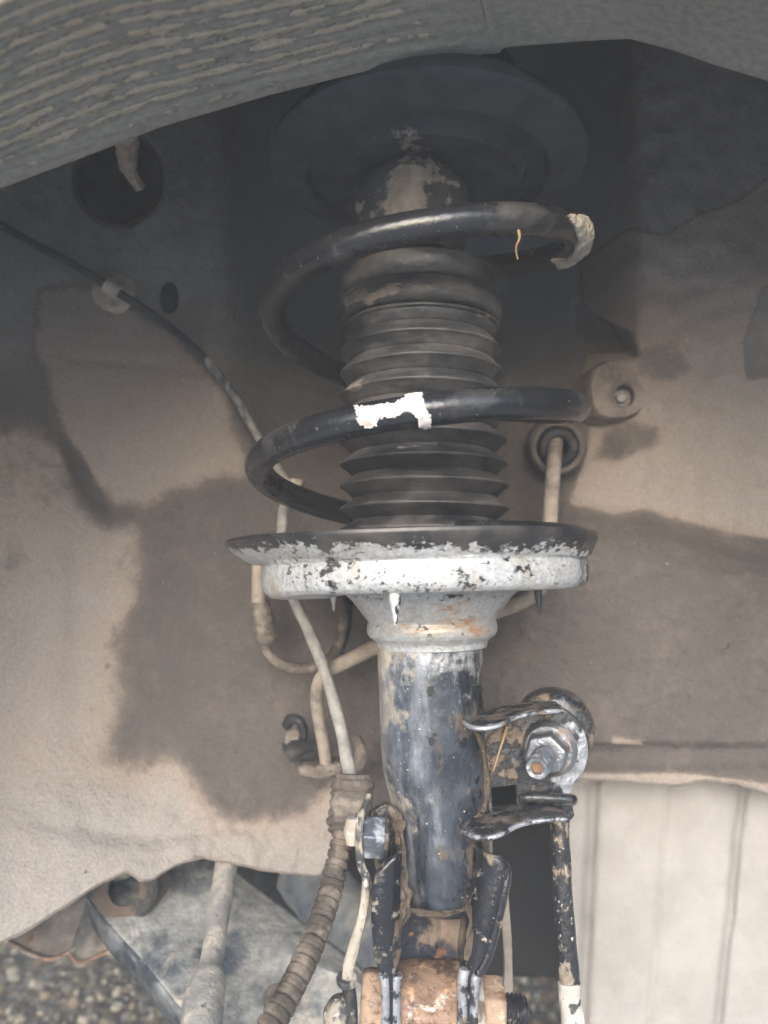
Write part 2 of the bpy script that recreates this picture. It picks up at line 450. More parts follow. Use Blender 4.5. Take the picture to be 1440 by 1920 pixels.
def make_arch():
    mb = MB(); al = []; ac = []; rb = []; fk = []; rows = []
    px = -880; xs = []
    while px <= 2280: xs.append(px); px += 8
    ts = [-2, 0, 2]+[4+k*5 for k in range(66)]+[360, 420, 480, 540, 600]
    for px in xs:
        ey = interp(EX, EY, px)
        slope = (interp(EX, EY, px+20)-interp(EX, EY, px-20))/40.0
        n = math.sqrt(1+slope*slope); nx, ny = slope/n, -1/n
        k = ss(1000, 650, px)*ss(-500, -150, px)
        row = []
        for t in ts:
            tt = max(t, 0)
            qx, qy = px+nx*tt*0.9, ey+ny*tt
            Y = 0.300-0.00030*tt
            Y = max(Y, 0.075)
            w_ = 26+5*nz(px/400.0, 0.2)
            ph = (tt+6*nz(px/300.0, tt/120.0, 5.0)-8)/w_
            r_ = (0.5-0.5*math.cos(2*PI*ph)) if tt > 14 else 0.6
            r_ = r_**1.4
            lump = nz(px/60.0, tt/18.0, 2.0)
            Y -= (0.0026*r_*k + 0.0008*lump*k+0.002*nz(px/190.0, tt/120.0, 1.7))
            if t < 0: Y += 0.006
            if tt > 330:      # beyond the frame the liner runs out to the wing lip, raised to admit light
                b_ = row[68]; u = (tt-330)/270.0
                row.append(Vector((b_.x*(1+0.12*u), b_.y-0.05*u, b_.z+0.13*u)))
            else:
                row.append(P(qx, qy+(2 if t < 0 else 0), Y))
            al.append(px); ac.append(tt); rb.append(r_*k)
            fk.append(-0.02*(1-k)-0.16*ss(60, 30, tt)-0.22*ss(780, 1050, px)-0.14*ss(120, -40, px)*ss(60, 200, tt)+0.05*k)
        rows.append(row)
    mb.grid(rows); mb.attr = {'along': al, 'across': ac, 'rib': rb, 'flake': fk}
    build('arch_liner', mb, M_ARCH, BODY, angle=180)
    return rows
AR = make_arch()
# painted outer wing above the opening, shaped for light; unseen roof and ends added to block leaks
M_PAINT = m_layers('dusty_dark_paint', (0.05, 0.055, 0.06), 0.45, [dict(c=DUST, r=0.9, s=20, lo=0.45, hi=0.75, k=0.6)])
M_DARK = m_layers('underseal', (0.055, 0.056, 0.058), 0.85, [dict(c=(0.12, 0.105, 0.09), r=0.95, s=30, lo=0.4, hi=0.7)])
mb = MB()
rim = [r[-1] for r in AR]
cx_ = 0.04
def lipz(p, dz): return p.z+dz
mb.grid([[p for p in rim], [p+Vector((0, -0.014, -0.020)) for p in rim], [p+Vector((0, -0.024, -0.022)) for p in rim], [p+Vector((0, -0.028, -0.012)) for p in rim],
         [Vector((p.x*1.06, p.y-0.030, p.z+0.04)) for p in rim], [Vector((p.x*1.8, p.y-0.03, max(p.z+0.15, H+0.36))) for p in rim], [Vector((p.x*3.2, p.y-0.02, H+0.50)) for p in rim]])
build('outer_wing', mb, M_PAINT, BODY, angle=180)
mb = MB()
zt = H+0.46
mb.prism([Vector((-0.95, -0.06, zt)), Vector((0.95, -0.06, zt)), Vector((0.95, 0.75, zt)), Vector((-0.95, 0.75, zt))], Vector((0, 0, 0.01)))
build('roof_blocker', mb, M_DARK, BODY, smooth=False)
for sx in (-1, 1):
    mb = MB(); x = 0.43 if sx > 0 else -0.375
    mb.prism([Vector((x, 0.0, H-0.16)), Vector((x, 0.62, H-0.16)), Vector((x, 0.62, zt)), Vector((x, 0.0, zt))], Vector((0.01*sx, 0, 0)))
    build('end_blocker', mb, M_DARK, BODY, smooth=False)

# ---- pale ribbed shield at the lower right
def shield():
    M = Mat('pale_dusty_shield')
    n1 = M.noise(35, 6, 0.65); n2 = M.noise(260, 5, 0.6); sp = M.mapr(M.noise(420, 3, 0.6, off=(2, 2, 2)), 0.64, 0.74)
    col = M.mix(M.mapr(n1, 0.3, 0.7), (0.34, 0.318, 0.298), (0.42, 0.40, 0.38))
    col = M.mix(M.math('MULTIPLY', M.mapr(n2, 0.35, 0.7), 0.25), col, (0.42, 0.37, 0.31))
    col = M.mix(M.math('MULTIPLY', sp, 0.4), col, (0.25, 0.22, 0.19))
    col = M.mix(M.math('MULTIPLY', M.attr('dust'), 0.75), col, (0.15, 0.15, 0.15))  # shade of the rib grooves painted in; the dust attribute carries it
    m = M.fin(col, 0.9, 0, M.math('ADD', n2, n1), 0.0012, 0.7, 0.3)
    mb = MB(); rows = []; at = []
    for j in range(0, 60):
        py = 1430+j*12; row = []
        t = (py-1460)/460.0
        for i in range(0, 150):
            px = 1046+i*5+10*t
            Y = 0.515-0.02*t
            g = 0
            for (x0, x1, wd, dp, dk) in ((1114, 1092, 11, 0.006, 0.7), (1254, 1218, 5, 0.002, 0.2), (1396, 1346, 8, 0.005, 0.75), (1560, 1490, 9, 0.005, 0.7)):
                cx = x0+(x1-x0)*t+4*nz(py/70.0, x0)
                e = math.exp(-((px-cx)/wd)**2); Y += dp*e; g = max(g, dk*e*(0.65+0.5*nz(py/40.0, x0*3.1)))
            Y += 0.002*nz(px/90.0, py/90.0, 8.0)
            if i < 3: Y += 0.004*(3-i)
            row.append(P(px, py, Y)); at.append(g)
        rows.append(row)
    mb.grid(rows); mb.attr = {'dust': at}  # dust holds the painted groove shade on this sheet
    return build('splash_shield', mb, m, BODY, angle=180)
shield()

# ---- lug with a bolt, to the right of the tower
def lug():
    ys = min(wallY(x, y) for x in (1150, 1180, 1210, 1225) for y in (690, 745, 790))+0.0015
    out = [(1100, 672), (1135, 655), (1180, 665), (1212, 700), (1222, 745), (1210, 778), (1178, 794), (1140, 796), (1108, 786), (1090, 750), (1088, 705)]
    mb = MB(); c = P(1170, 742, ys)
    pts = smooth_path([P(x, y, ys+0.004*nz(x, y)) for x, y in [(1168+(a-1168)*0.78, 742+(b-742)*0.78) for a, b in out+[out[0]]]], 5)[:-1]
    rows = []
    hole = []
    for p in pts:
        a = math.atan2(p.z-c.z, p.x-c.x); hole.append(c+Vector((math.cos(a)*0.0062, -0.001, math.sin(a)*0.0072)))
    rows = [[c+(p-c)*1.12+Vector((0, 0.045, 0)) for p in pts], [c+(p-c)*1.04+Vector((0, 0.006, 0)) for p in pts], [p*0.93+c*0.07 for p in pts], [h+(p-h)*0.25 for h, p in zip(hole, pts)], hole, [h+Vector((0, 0.014, 0)) for h in hole]]
    mb.grid(rows, True)
    mb.attr = {'dust': [0.5]*len(pts)+[0.5]*len(pts)+[0.6]*len(pts)+[0.58]*len(pts)+[0.45]*len(pts)+[0.1]*len(pts)}
    o = build('mounting_lug', mb, M_WALL, BODY, angle=50)
    mb = MB(); mt = axis_mat(c+Vector((0, 0.011, 0)), c+Vector((0.0, -0.3, 0.0)))
    mb.lathe([(0, 0), (0.0060, 0)], mt, 24); mb.lathe([(0, 0.001), (0.0050, 0.001), (0.0050, 0.002), (0, 0.002)], mt, 24); mb.lathe([(0.0035, 0), (0.0035, 0.004), (0.0028, 0.005), (0, 0.005)], mt, 12)
    build('lug_bolt', mb, M_BOLT, o)
M_BOLT = m_layers('dull_bolt_metal', (0.30, 0.30, 0.31), 0.4, [dict(c=MUD, r=0.9, s=120, lo=0.5, hi=0.62)], metal=0.8)
lug()

# ---- rubber plug, hole rim, hanging strap
M_RUB = m_layers('dusty_black_rubber', (0.022, 0.024, 0.027), 0.55, [dict(c=(0.16, 0.14, 0.12), r=0.9, s=90, lo=0.5, hi=0.7, k=0.6)])
mb = MB(); c = P(318, 560, wallY(318, 560)-0.0005)
mb.lathe([(0.0062, 0.0), (0.0060, 0.0025), (0.0045, 0.004), (0, 0.0045)], axis_mat(c, c+Vector((0.15, -1, 0.05))) @ Matrix.Diagonal((1.0, 1.75, 1, 1)), 28)
build('rubber_plug', mb, M_RUB, BODY)
mb = MB()
ring = [P(HOLE[0]+HOLE[2]*1.035*math.cos(a), HOLE[1]+HOLE[3]*1.035*math.sin(a), wallY(HOLE[0]+HOLE[2]*1.15*math.cos(a), HOLE[1]+HOLE[3]*1.15*math.sin(a))) for a in [2*PI*k/48 for k in range(48)]]
mid = sum(ring, Vector())/48
mb.grid([[p+(p-mid)*0.02+Vector((0, 0.003, 0)) for p in ring], [p+Vector((0, -0.0006, 0)) for p in ring], [p-(p-mid)*0.03+Vector((0, 0.0005, 0)) for p in ring], [p-(p-mid)*0.04+Vector((0, 0.01, 0)) for p in ring]], True)
mb.attr = {'dust': [0.30]*96+[0.36]*48+[0.1]*48}
build('hole_rim', mb, M_WALL, BODY, angle=180)
M_MUD = m_layers('dried_mud', DUST, 0.95, [dict(c=(0.46, 0.40, 0.33), r=0.95, s=80, lo=0.4, hi=0.6), dict(c=(0.12, 0.10, 0.08), r=0.95, s=160, lo=0.62, hi=0.72)], bump=0.002, bump_scale=260)
mb = MB()
pth = smooth_path([P(236, 225, 0.335), P(238, 262, 0.37), P(240, 300, 0.405), P(247, 325, 0.425), P(262, 350, 0.435)], 7)
mb.tube(pth, lambda t: interp([0, 0.4, 0.62, 0.75, 1], [0.0062, 0.0062, 0.0048, 0.0042, 0.0032], t), 12, True, 0.9, 0.4)
tag(build('hanging_strap', mb, M_MUD), 'mud-caked metal strap hanging in front of the round hole at upper left', 'strap')

# ================================================================== STRUT
D0 = 0.37
MUDL = dict(c=MUD, r=0.85, s=70, lo=0.52, hi=0.60, h=0.6)
def seat_mat():
    M = Mat('chipped_silver_paint')
    zr = P(769, 1012, D0).z
    n1 = M.noise(170, 9, 0.72, stretch=(0.55, 0.55, 1.0)); n2 = M.noise(55, 5, 0.6); n3 = M.noise(520, 4, 0.6)
    z = M.grad((0, 0, 1), (0, 0, zr))
    # black top coat survives on the flange edge, in chips and as fine specks
    nf = M.noise(300, 10, 0.74, stretch=(0.6, 0.6, 1.0), off=(1, 1, 1))
    f = M.math('ADD', M.math('MULTIPLY', nf, 1.0), M.math('MULTIPLY_ADD', n1, 0.35, M.math('MULTIPLY', n2, 0.25)))
    f = M.math('ADD', f, M.mapr(z, -0.0098, -0.0018, False, -0.04, 0.30))
    f = M.math('MULTIPLY_ADD', M.spot(P(622, 1068, 0.32), 0.010, (1.6, 0.2, 0.4)), 0.27, f)
    f = M.math('MULTIPLY_ADD', M.spot(P(470, 1080, 0.37), 0.014), 0.16, f)
    f = M.math('MULTIPLY_ADD', M.spot(P(900, 1075, 0.31), 0.016, (0.7, 0.2, 1)), 0.13, f)
    f = M.math('MULTIPLY_ADD', M.spot(P(1110, 1080, 0.36), 0.030, (1, 0.6, 0.5)), 0.24, f)
    blk = M.mapr(f, 0.900, 0.935)
    sk = M.noise(430, 9, 0.74, stretch=(0.8, 0.8, 1.0), off=(4, 1, 7))
    sk = M.math('ADD', sk, M.math('MULTIPLY', M.math('SUBTRACT', n2, 0.5), 0.45))
    sk = M.math('ADD', sk, M.mapr(z, -0.027, -0.030, False, 0.0, -0.12))
    blk = M.math('MAXIMUM', blk, M.math('MULTIPLY', M.mapr(sk, 0.58, 0.635), 0.9))
    silver = M.mix(M.mapr(n3, 0.3, 0.7), (0.46, 0.47, 0.475), (0.66, 0.67, 0.67))
    stain = M.mapr(M.noise(60, 6, 0.65, off=(4, 4, 1)), 0.50, 0.66)
    silver = M.mix(M.math('MULTIPLY', stain, 0.6), silver, (0.40, 0.355, 0.28))
    silver = M.mix(M.math('MULTIPLY', M.mapr(M.noise(260, 6, 0.7, off=(8, 8, 1)), 0.52, 0.68), 0.35), silver, (0.26, 0.25, 0.24))
    ru = M.noise(120, 6, 0.68, stretch=(0.5, 0.5, 1.4), off=(9, 2, 0))
    for q, rad, k in ((P(840, 1128, 0.34), 0.014, 0.22), (P(860, 1080, 0.30), 0.012, 0.16), (P(755, 1165, 0.34), 0.011, 0.22), (P(855, 1160, 0.34), 0.012, 0.24), (P(800, 1188, 0.34), 0.012, 0.2), (P(890, 1180, 0.35), 0.010, 0.26)):
        ru = M.math('MULTIPLY_ADD', M.spot(q, rad, (0.8, 0.4, 1.3)), k, ru)
    rk = M.mapr(ru, 0.66, 0.80)
    silver = M.mix(M.math('MULTIPLY', M.mapr(ru, 0.52, 0.72), 0.35), silver, (0.46, 0.36, 0.24))
    silver = M.mix(M.math('MULTIPLY', rk, 0.85), silver, M.mix(n1, (0.50, 0.27, 0.13), (0.24, 0.12, 0.06)))
    col = M.mix(blk, silver, (0.022, 0.022, 0.025))
    dd = M.mapr(M.noise(45, 5, 0.6, off=(2, 8, 2)), 0.45, 0.7)
    col = M.mix(M.math('MULTIPLY', dd, 0.22), col, (0.30, 0.25, 0.20))
    ro = M.mixf(blk, 0.42, 0.30); me = M.mixf(M.math('MAXIMUM', blk, rk), 0.35, 0.0)
    h = M.math('MULTIPLY_ADD', blk, 0.9, M.math('MULTIPLY', n1, 0.4))
    return M.fin(col, ro, me, h, 0.0008, 1.0, 0.5)
M_SEAT = seat_mat()
M_TUBE = m_layers('strut_black_paint', (0.017, 0.020, 0.027), 0.27, [
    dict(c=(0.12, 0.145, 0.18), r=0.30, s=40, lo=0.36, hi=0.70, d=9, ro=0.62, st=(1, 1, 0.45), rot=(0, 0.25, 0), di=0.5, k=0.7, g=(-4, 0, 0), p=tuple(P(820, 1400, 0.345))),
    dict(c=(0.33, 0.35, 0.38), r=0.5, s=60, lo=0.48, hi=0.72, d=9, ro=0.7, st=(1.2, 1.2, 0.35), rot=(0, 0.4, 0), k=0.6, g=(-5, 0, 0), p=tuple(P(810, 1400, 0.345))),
    dict(c=(0.34, 0.30, 0.25), r=0.8, s=75, lo=0.60, hi=0.68, st=(0.8, 0.8, 0.8), rot=(0, -0.5, 0), d=9, k=0.75, g=(-5, 0, 0), p=tuple(P(800, 1400, 0.345))),
    dict(c=(0.012, 0.013, 0.017), r=0.18, s=75, lo=0.62, hi=0.64, off=(3, 3, 3), g=(3, 0, 0), p=tuple(P(850, 1450, 0.345))),
    dict(c=(0.50, 0.51, 0.52), r=0.38, m=0.3, s=170, lo=0.46, hi=0.68, d=10, ro=0.75, st=(1, 1, 0.7), g=(0, 0, 8), p=tuple(P(800, 1255, 0.345)), h=-0.3),
    dict(c=(0.48, 0.42, 0.33), r=0.8, s=70, lo=0.50, hi=0.62, g=(-8, 0, 14), p=tuple(P(800, 1236, 0.345)), k=0.7),
    dict(c=(0.28, 0.15, 0.08), r=0.85, s=130, lo=0.56, hi=0.66, g=(0, 0, 9), p=tuple(P(800, 1222, 0.345)), k=0.85),
    dict(c=(0.115, 0.088, 0.064), r=0.6, s=95, lo=0.60, hi=0.70, d=9, ro=0.7, st=(1, 1, 0.6), h=0.5,
         spots=[(P(885, 1360, 0.35), 0.015, 0.24), (P(822, 1395, 0.346), 0.016, 0.12, (4, 1, 0.6)), (P(920, 1570, 0.36), 0.020, 0.28), (P(835, 1600, 0.35), 0.010, 0.18), (P(760, 1695, 0.36), 0.014, 0.26), (P(890, 1695, 0.36), 0.014, 0.26)]),
    dict(c=(0.55, 0.52, 0.47), r=0.7, s=420, lo=0.68, hi=0.72, d=3, h=0.4),
    ], bump=0.0005, bump_scale=180, coat=0.9)
M_BRKT = m_layers('muddy_black_steel', (0.020, 0.022, 0.027), 0.26, [
    dict(c=(0.155, 0.122, 0.090), r=0.75, s=85, lo=0.47, hi=0.56, h=0.8, ro=0.66),
    dict(c=(0.30, 0.31, 0.33), r=0.4, s=150, lo=0.60, hi=0.68, k=0.8, off=(3, 1, 1)),
    dict(c=(0.30, 0.14, 0.06), r=0.8, s=100, lo=0.66, hi=0.72, off=(8, 1, 1))], bump=0.001, bump_scale=200, coat=0.4)
M_BLKP = m_layers('wet_black_paint', (0.016, 0.017, 0.022), 0.20, [
    dict(c=(0.34, 0.30, 0.25), r=0.8, s=170, lo=0.58, hi=0.64, h=0.6), dict(c=(0.24, 0.19, 0.14), r=0.85, s=60, lo=0.60, hi=0.68, h=0.8)], bump=0.0008, bump_scale=240, coat=0.5)
M_EDGE = m_layers('worn_edge_steel', (0.48, 0.49, 0.52), 0.34, [dict(c=(0.035, 0.037, 0.043), r=0.3, s=150, lo=0.50, hi=0.58, d=8), dict(c=(0.15, 0.12, 0.09), r=0.9, s=140, lo=0.56, hi=0.66)], metal=0.55)
M_WETMUD = m_layers('wet_brown_mud', (0.105, 0.078, 0.055), 0.34, [dict(c=(0.19, 0.15, 0.112), r=0.75, s=130, lo=0.50, hi=0.62), dict(c=(0.02, 0.02, 0.024), r=0.25, s=120, lo=0.58, hi=0.63, off=(5, 5, 5))], bump=0.003, bump_scale=330)

SH = thing('shock_absorber', 'worn strut tube with chipped white spring seat and muddy black brackets', 'shock absorber', P(800, 1250, D0))
zr = P(769, 1012, D0)
def seat():
    o5 = 0.0058; o9 = 0.0092
    def fn(a, r, z):
        # pressed flats and bulges of the cup wall; the wavy step under the flange
        if -0.0265 < z < -0.0102 and r > 0.05:
            r += 0.0016*math.sin(a*3+0.6)+0.0008*math.sin(a*7)
            b = math.exp(-((math.degrees(a)-205)/16)**2); r += 0.0012*b
            if z < -0.019: z -= 0.0022*b
            b2 = math.exp(-((math.degrees(a)-338)/9)**2); r -= 0.0022*b2
        if r > 0.078 and z > -0.0101:
            z += 0.0006*math.sin(a*5+1)*(0.3 if z > -0.003 else 1.0)
        return r, z
    prof = [(0.0400, -0.0130, o5), (0.0700, -0.0120, o5), (0.0765, -0.0085, 0.003), (0.0835, -0.0008, 0), (0.0850, 0.0008, 0), (0.0866, 0.0006, 0), (0.0868, -0.0008, 0), (0.0862, -0.0022, 0.0005),
            (0.0845, -0.0045, 0.0012), (0.0812, -0.0080, 0.003), (0.0795, -0.0094, 0.004), (0.0778, -0.0104, 0.0050), (0.0772, -0.0112, 0.0056), (0.0776, -0.0125, o5), (0.0778, -0.0165, o5), (0.0777, -0.0195, o5), (0.0768, -0.0218, o5), (0.0745, -0.0236, o5), (0.0700, -0.0242, o5), (0.0520, -0.0243, 0.0075),
            (0.0440, -0.0246, o9), (0.0405, -0.0256, o9), (0.0375, -0.0285, o9), (0.0345, -0.0325, o9), (0.0318, -0.0362, o9), (0.0306, -0.0378, o9), (0.0302, -0.0388, o9), (0.0306, -0.0400, o9), (0.0309, -0.0420, o9), (0.0306, -0.0440, o9), (0.0294, -0.0458, o9), (0.0272, -0.0474, o9), (0.0262, -0.0484, o9), (0.0256, -0.0510, o9), (0.0245, -0.0515, o9), (0.0240, -0.0400, o9)]
    # refine profile
    pr = []
    for a, b in zip(prof[:-1], prof[1:]):
        for k in range(3):
            t = k/3; pr.append(tuple(x+(y-x)*t for x, y in zip(a, b)))
    pr.append(prof[-1])
    tilt = Matrix.Rotation(math.radians(-1.3), 4, 'Y')
    mb = MB(); mb.lathe(pr, Matrix.Translation(zr) @ tilt, 144, fn)
    s = build('spring_seat', mb, M_SEAT, SH, angle=50)
    # hanging prongs
    for (x, y0, y1, Y, r) in ((740, 1098, 1172, 0.298, 0.0026), (1007, 1096, 1157, 0.325, 0.0019), (624, 1098, 1146, 0.420, 0.0020)):
        mb = MB(); a = P(x, y0-6, Y); b = P(x+(2 if x < 900 else 6), y1, Y)
        n = 16
        mb.tube([a+(b-a)*(k/n) for k in range(n+1)], lambda t, r=r: r*interp([0, 0.45, 0.68, 0.72, 0.9, 1], [1.0, 0.85, 0.62, 0.42, 0.36, 0.12], t), 14)
        build('prong', mb, M_PRONG, SH)
M_PRONG = m_layers('chipped_prong_paint', (0.62, 0.62, 0.61), 0.45, [dict(c=BLACK, r=0.3, s=330, lo=0.50, hi=0.53, st=(1, 1, 0.6), g=(70, 0, 0), p=tuple(P(745, 1130, 0.298)), vary=False)], metal=0.2)
seat()
def tube_():
    top = P(806, 1175, D0); ax = [(1175, 806, 98), (1250, 807, 99), (1330, 810, 98.5), (1400, 812, 98.5), (1450, 817, 96), (1490, 823, 92), (1520, 829, 89.5), (1560, 834, 88), (1610, 836, 87), (1650, 836, 85), (1675, 836, 80), (1692, 836, 70), (1702, 836, 52), (1706, 836, 0)]
    mb = MB(); rows = []
    fine = []
    for a, b in zip(ax[:-1], ax[1:]):
        n = max(1, int((b[0]-a[0])/12))
        for k in range(n):
            t = k/n; fine.append(tuple(u+(v-u)*t for u, v in zip(a, b)))
    fine.append(ax[-1])
    for (py, cx, r) in fine:
        c = P(cx, py, D0); R = r/FPX*D0*0.985
        row = []
        for k in range(72):
            a = 2*PI*k/72
            dent = 0.0006*nz(math.cos(a)*1.5, math.sin(a)*1.5, py/60.0)*ss(1300, 1450, py)
            row.append(c+Vector((math.cos(a)*(R+dent), math.sin(a)*(R+dent), 0)))
        rows.append(row)
    mb.grid(rows, True); build('damper_tube', mb, M_TUBE, SH, angle=60)
tube_()

def strip(front, Yb, Yf, name, mat, parent, th=0.0028, edge=None):
    """flange following a pixel path of its front edge, from depth Yb to Yf (numbers or per-point lists)"""
    n = len(front); rows = []
    for i, (x, y) in enumerate(front):
        yf = Yf[i] if isinstance(Yf, (list, tuple)) else Yf
        p = P(x, y, yf); row = []
        for k in range(7):
            t = k/6; row.append(Vector((p.x, p.y+(Yb-p.y)*t, p.z+0.0003*nz(x/9.0, t*3))))
        rows.append(row)
    mb = MB()
    pts = []
    for col in range(7): pts.append(smooth_path([rows[i][col] for i in range(n)], 6))
    rr = [[pts[c][i] for c in range(7)] for i in range(len(pts[0]))]
    up = [[p+Vector((0, 0, th/2)) for p in r] for r in rr]; dn = [[p-Vector((0, 0, th/2)) for p in r] for r in rr]
    sec = [u+list(reversed(d)) for u, d in zip(up, dn)]
    sec = [[sum(sec[0], Vector())/len(sec[0])]*len(sec[0])]+sec+[[sum(sec[-1], Vector())/len(sec[-1])]*len(sec[-1])]
    mb.grid(sec, True)
    o = build(name, mb, mat, parent, angle=35)
    if edge:
        e = MB(); f = [r[0]-Vector((0, 0.0004, 0)) for r in rr]
        e.tube(f, lambda t: th*0.36*(1 if 0.03 < t < 0.97 else 0.4), 10)
        build('flange_edge', e, edge, o)
    return o

M_PLATE = m_layers('scraped_bracket_plate', (0.018, 0.021, 0.027), 0.24, [
    dict(c=(0.40, 0.41, 0.44), r=0.32, m=0.6, s=120, lo=0.60, hi=0.72, d=8, spots=[(P(1085, 1420, 0.361), 0.017, 0.34, (1.6, 1, 0.7)), (P(1050, 1470, 0.361), 0.012, 0.28)]),
    dict(c=(0.175, 0.135, 0.098), r=0.8, s=90, lo=0.54, hi=0.62, d=8, h=0.7, g=(-4, 0, 1.5), p=tuple(P(985, 1420, 0.361))),
    dict(c=(0.30, 0.17, 0.09), r=0.8, s=110, lo=0.64, hi=0.72, off=(8, 1, 1))], bump=0.001, bump_scale=220, coat=0.4)
def smooth2(pts, n):
    q = smooth_path([Vector((x, y, 0)) for x, y in pts], n); return [(p.x, p.y) for p in q]
def filled_plate(name, loops, Y, th, mat, parent, bev=0.0006):
    cu_ = bpy.data.curves.new('outline', 'CURVE'); cu_.dimensions = '2D'; cu_.fill_mode = 'BOTH'; cu_.extrude = th/2-bev; cu_.bevel_depth = bev; cu_.bevel_resolution = 2
    for lp in loops:
        sp = cu_.splines.new('POLY'); sp.points.add(len(lp)-1); sp.use_cyclic_u = True
        for q, (x, y) in zip(sp.points, lp):
            p = P(x, y, Y); q.co = (p.x, p.z, 0, 1)
    o = bpy.data.objects.new('outline', cu_); COL.objects.link(o)
    me = bpy.data.meshes.new_from_object(o.evaluated_get(bpy.context.evaluated_depsgraph_get()))
    mb = MB(); mb.add([Vector((v.co.x, Y+th/2-v.co.z, v.co.y)) for v in me.vertices], [tuple(p.vertices) for p in me.polygons])
    bpy.data.objects.remove(o); bpy.data.curves.remove(cu_); bpy.data.meshes.remove(me)
    return build(name, mb, mat, parent, angle=40)
def link_bracket():
    Yp = 0.362
    out = [(895, 1352), (930, 1342), (975, 1333), (1020, 1326), (1056, 1330), (1080, 1350), (1096, 1378), (1101, 1410), (1094, 1442), (1076, 1466), (1070, 1480), (1071, 1510), (1069, 1536), (1000, 1540), (965, 1548), (895, 1560)]
    sq = [(919, 1476), (970, 1469), (972, 1514), (921, 1518)]
    b = filled_plate('link_bracket', [smooth2(out, 3), sq], Yp, 0.0030, M_PLATE, SH)
    strip([(868, 1352), (880, 1362), (905, 1366), (935, 1360), (958, 1348), (990, 1339), (1025, 1334), (1056, 1332)], 0.3625, [0.346, 0.335, 0.331, 0.333, 0.339, 0.342, 0.343, 0.346], 'upper_flange', M_BRKT, b, edge=M_EDGE)
    strip([(868, 1558), (885, 1567), (912, 1571), (940, 1564), (968, 1549), (1000, 1540), (1035, 1536), (1068, 1536)], 0.3625, [0.346, 0.333, 0.329, 0.331, 0.337, 0.340, 0.341, 0.342], 'lower_flange', M_BRKT, b, edge=M_EDGE)
    # pressed ridge under the nut
    mb = MB(); pts = smooth_path([P(976, 1496, 0.3625), P(990, 1495, 0.3605), P(1020, 1496, 0.360), P(1066, 1499, 0.360), P(1073, 1500, 0.3625)], 6)
    mb.tube(pts, 0.0026, 12); build('pressed_ridge', mb, M_BRKT, b)
    # welded fillets of dirt where it meets the tube
    for pth, r in (([P(866, 1345, 0.352), P(895, 1375, 0.352), P(908, 1420, 0.356), P(912, 1470, 0.358), P(905, 1520, 0.355), P(870, 1550, 0.350), P(850, 1575, 0.350)], 0.0018),):
        mb = MB(); mb.tube(smooth_path(pth, 8), lambda t, r=r: r*(0.35+0.65*abs(math.sin(PI*t))*(0.7+0.5*nz(t*9, r*900))), 10, True, 1, 0.9); build('dirt_fillet', mb, M_WETMUD, b)
link_bracket()

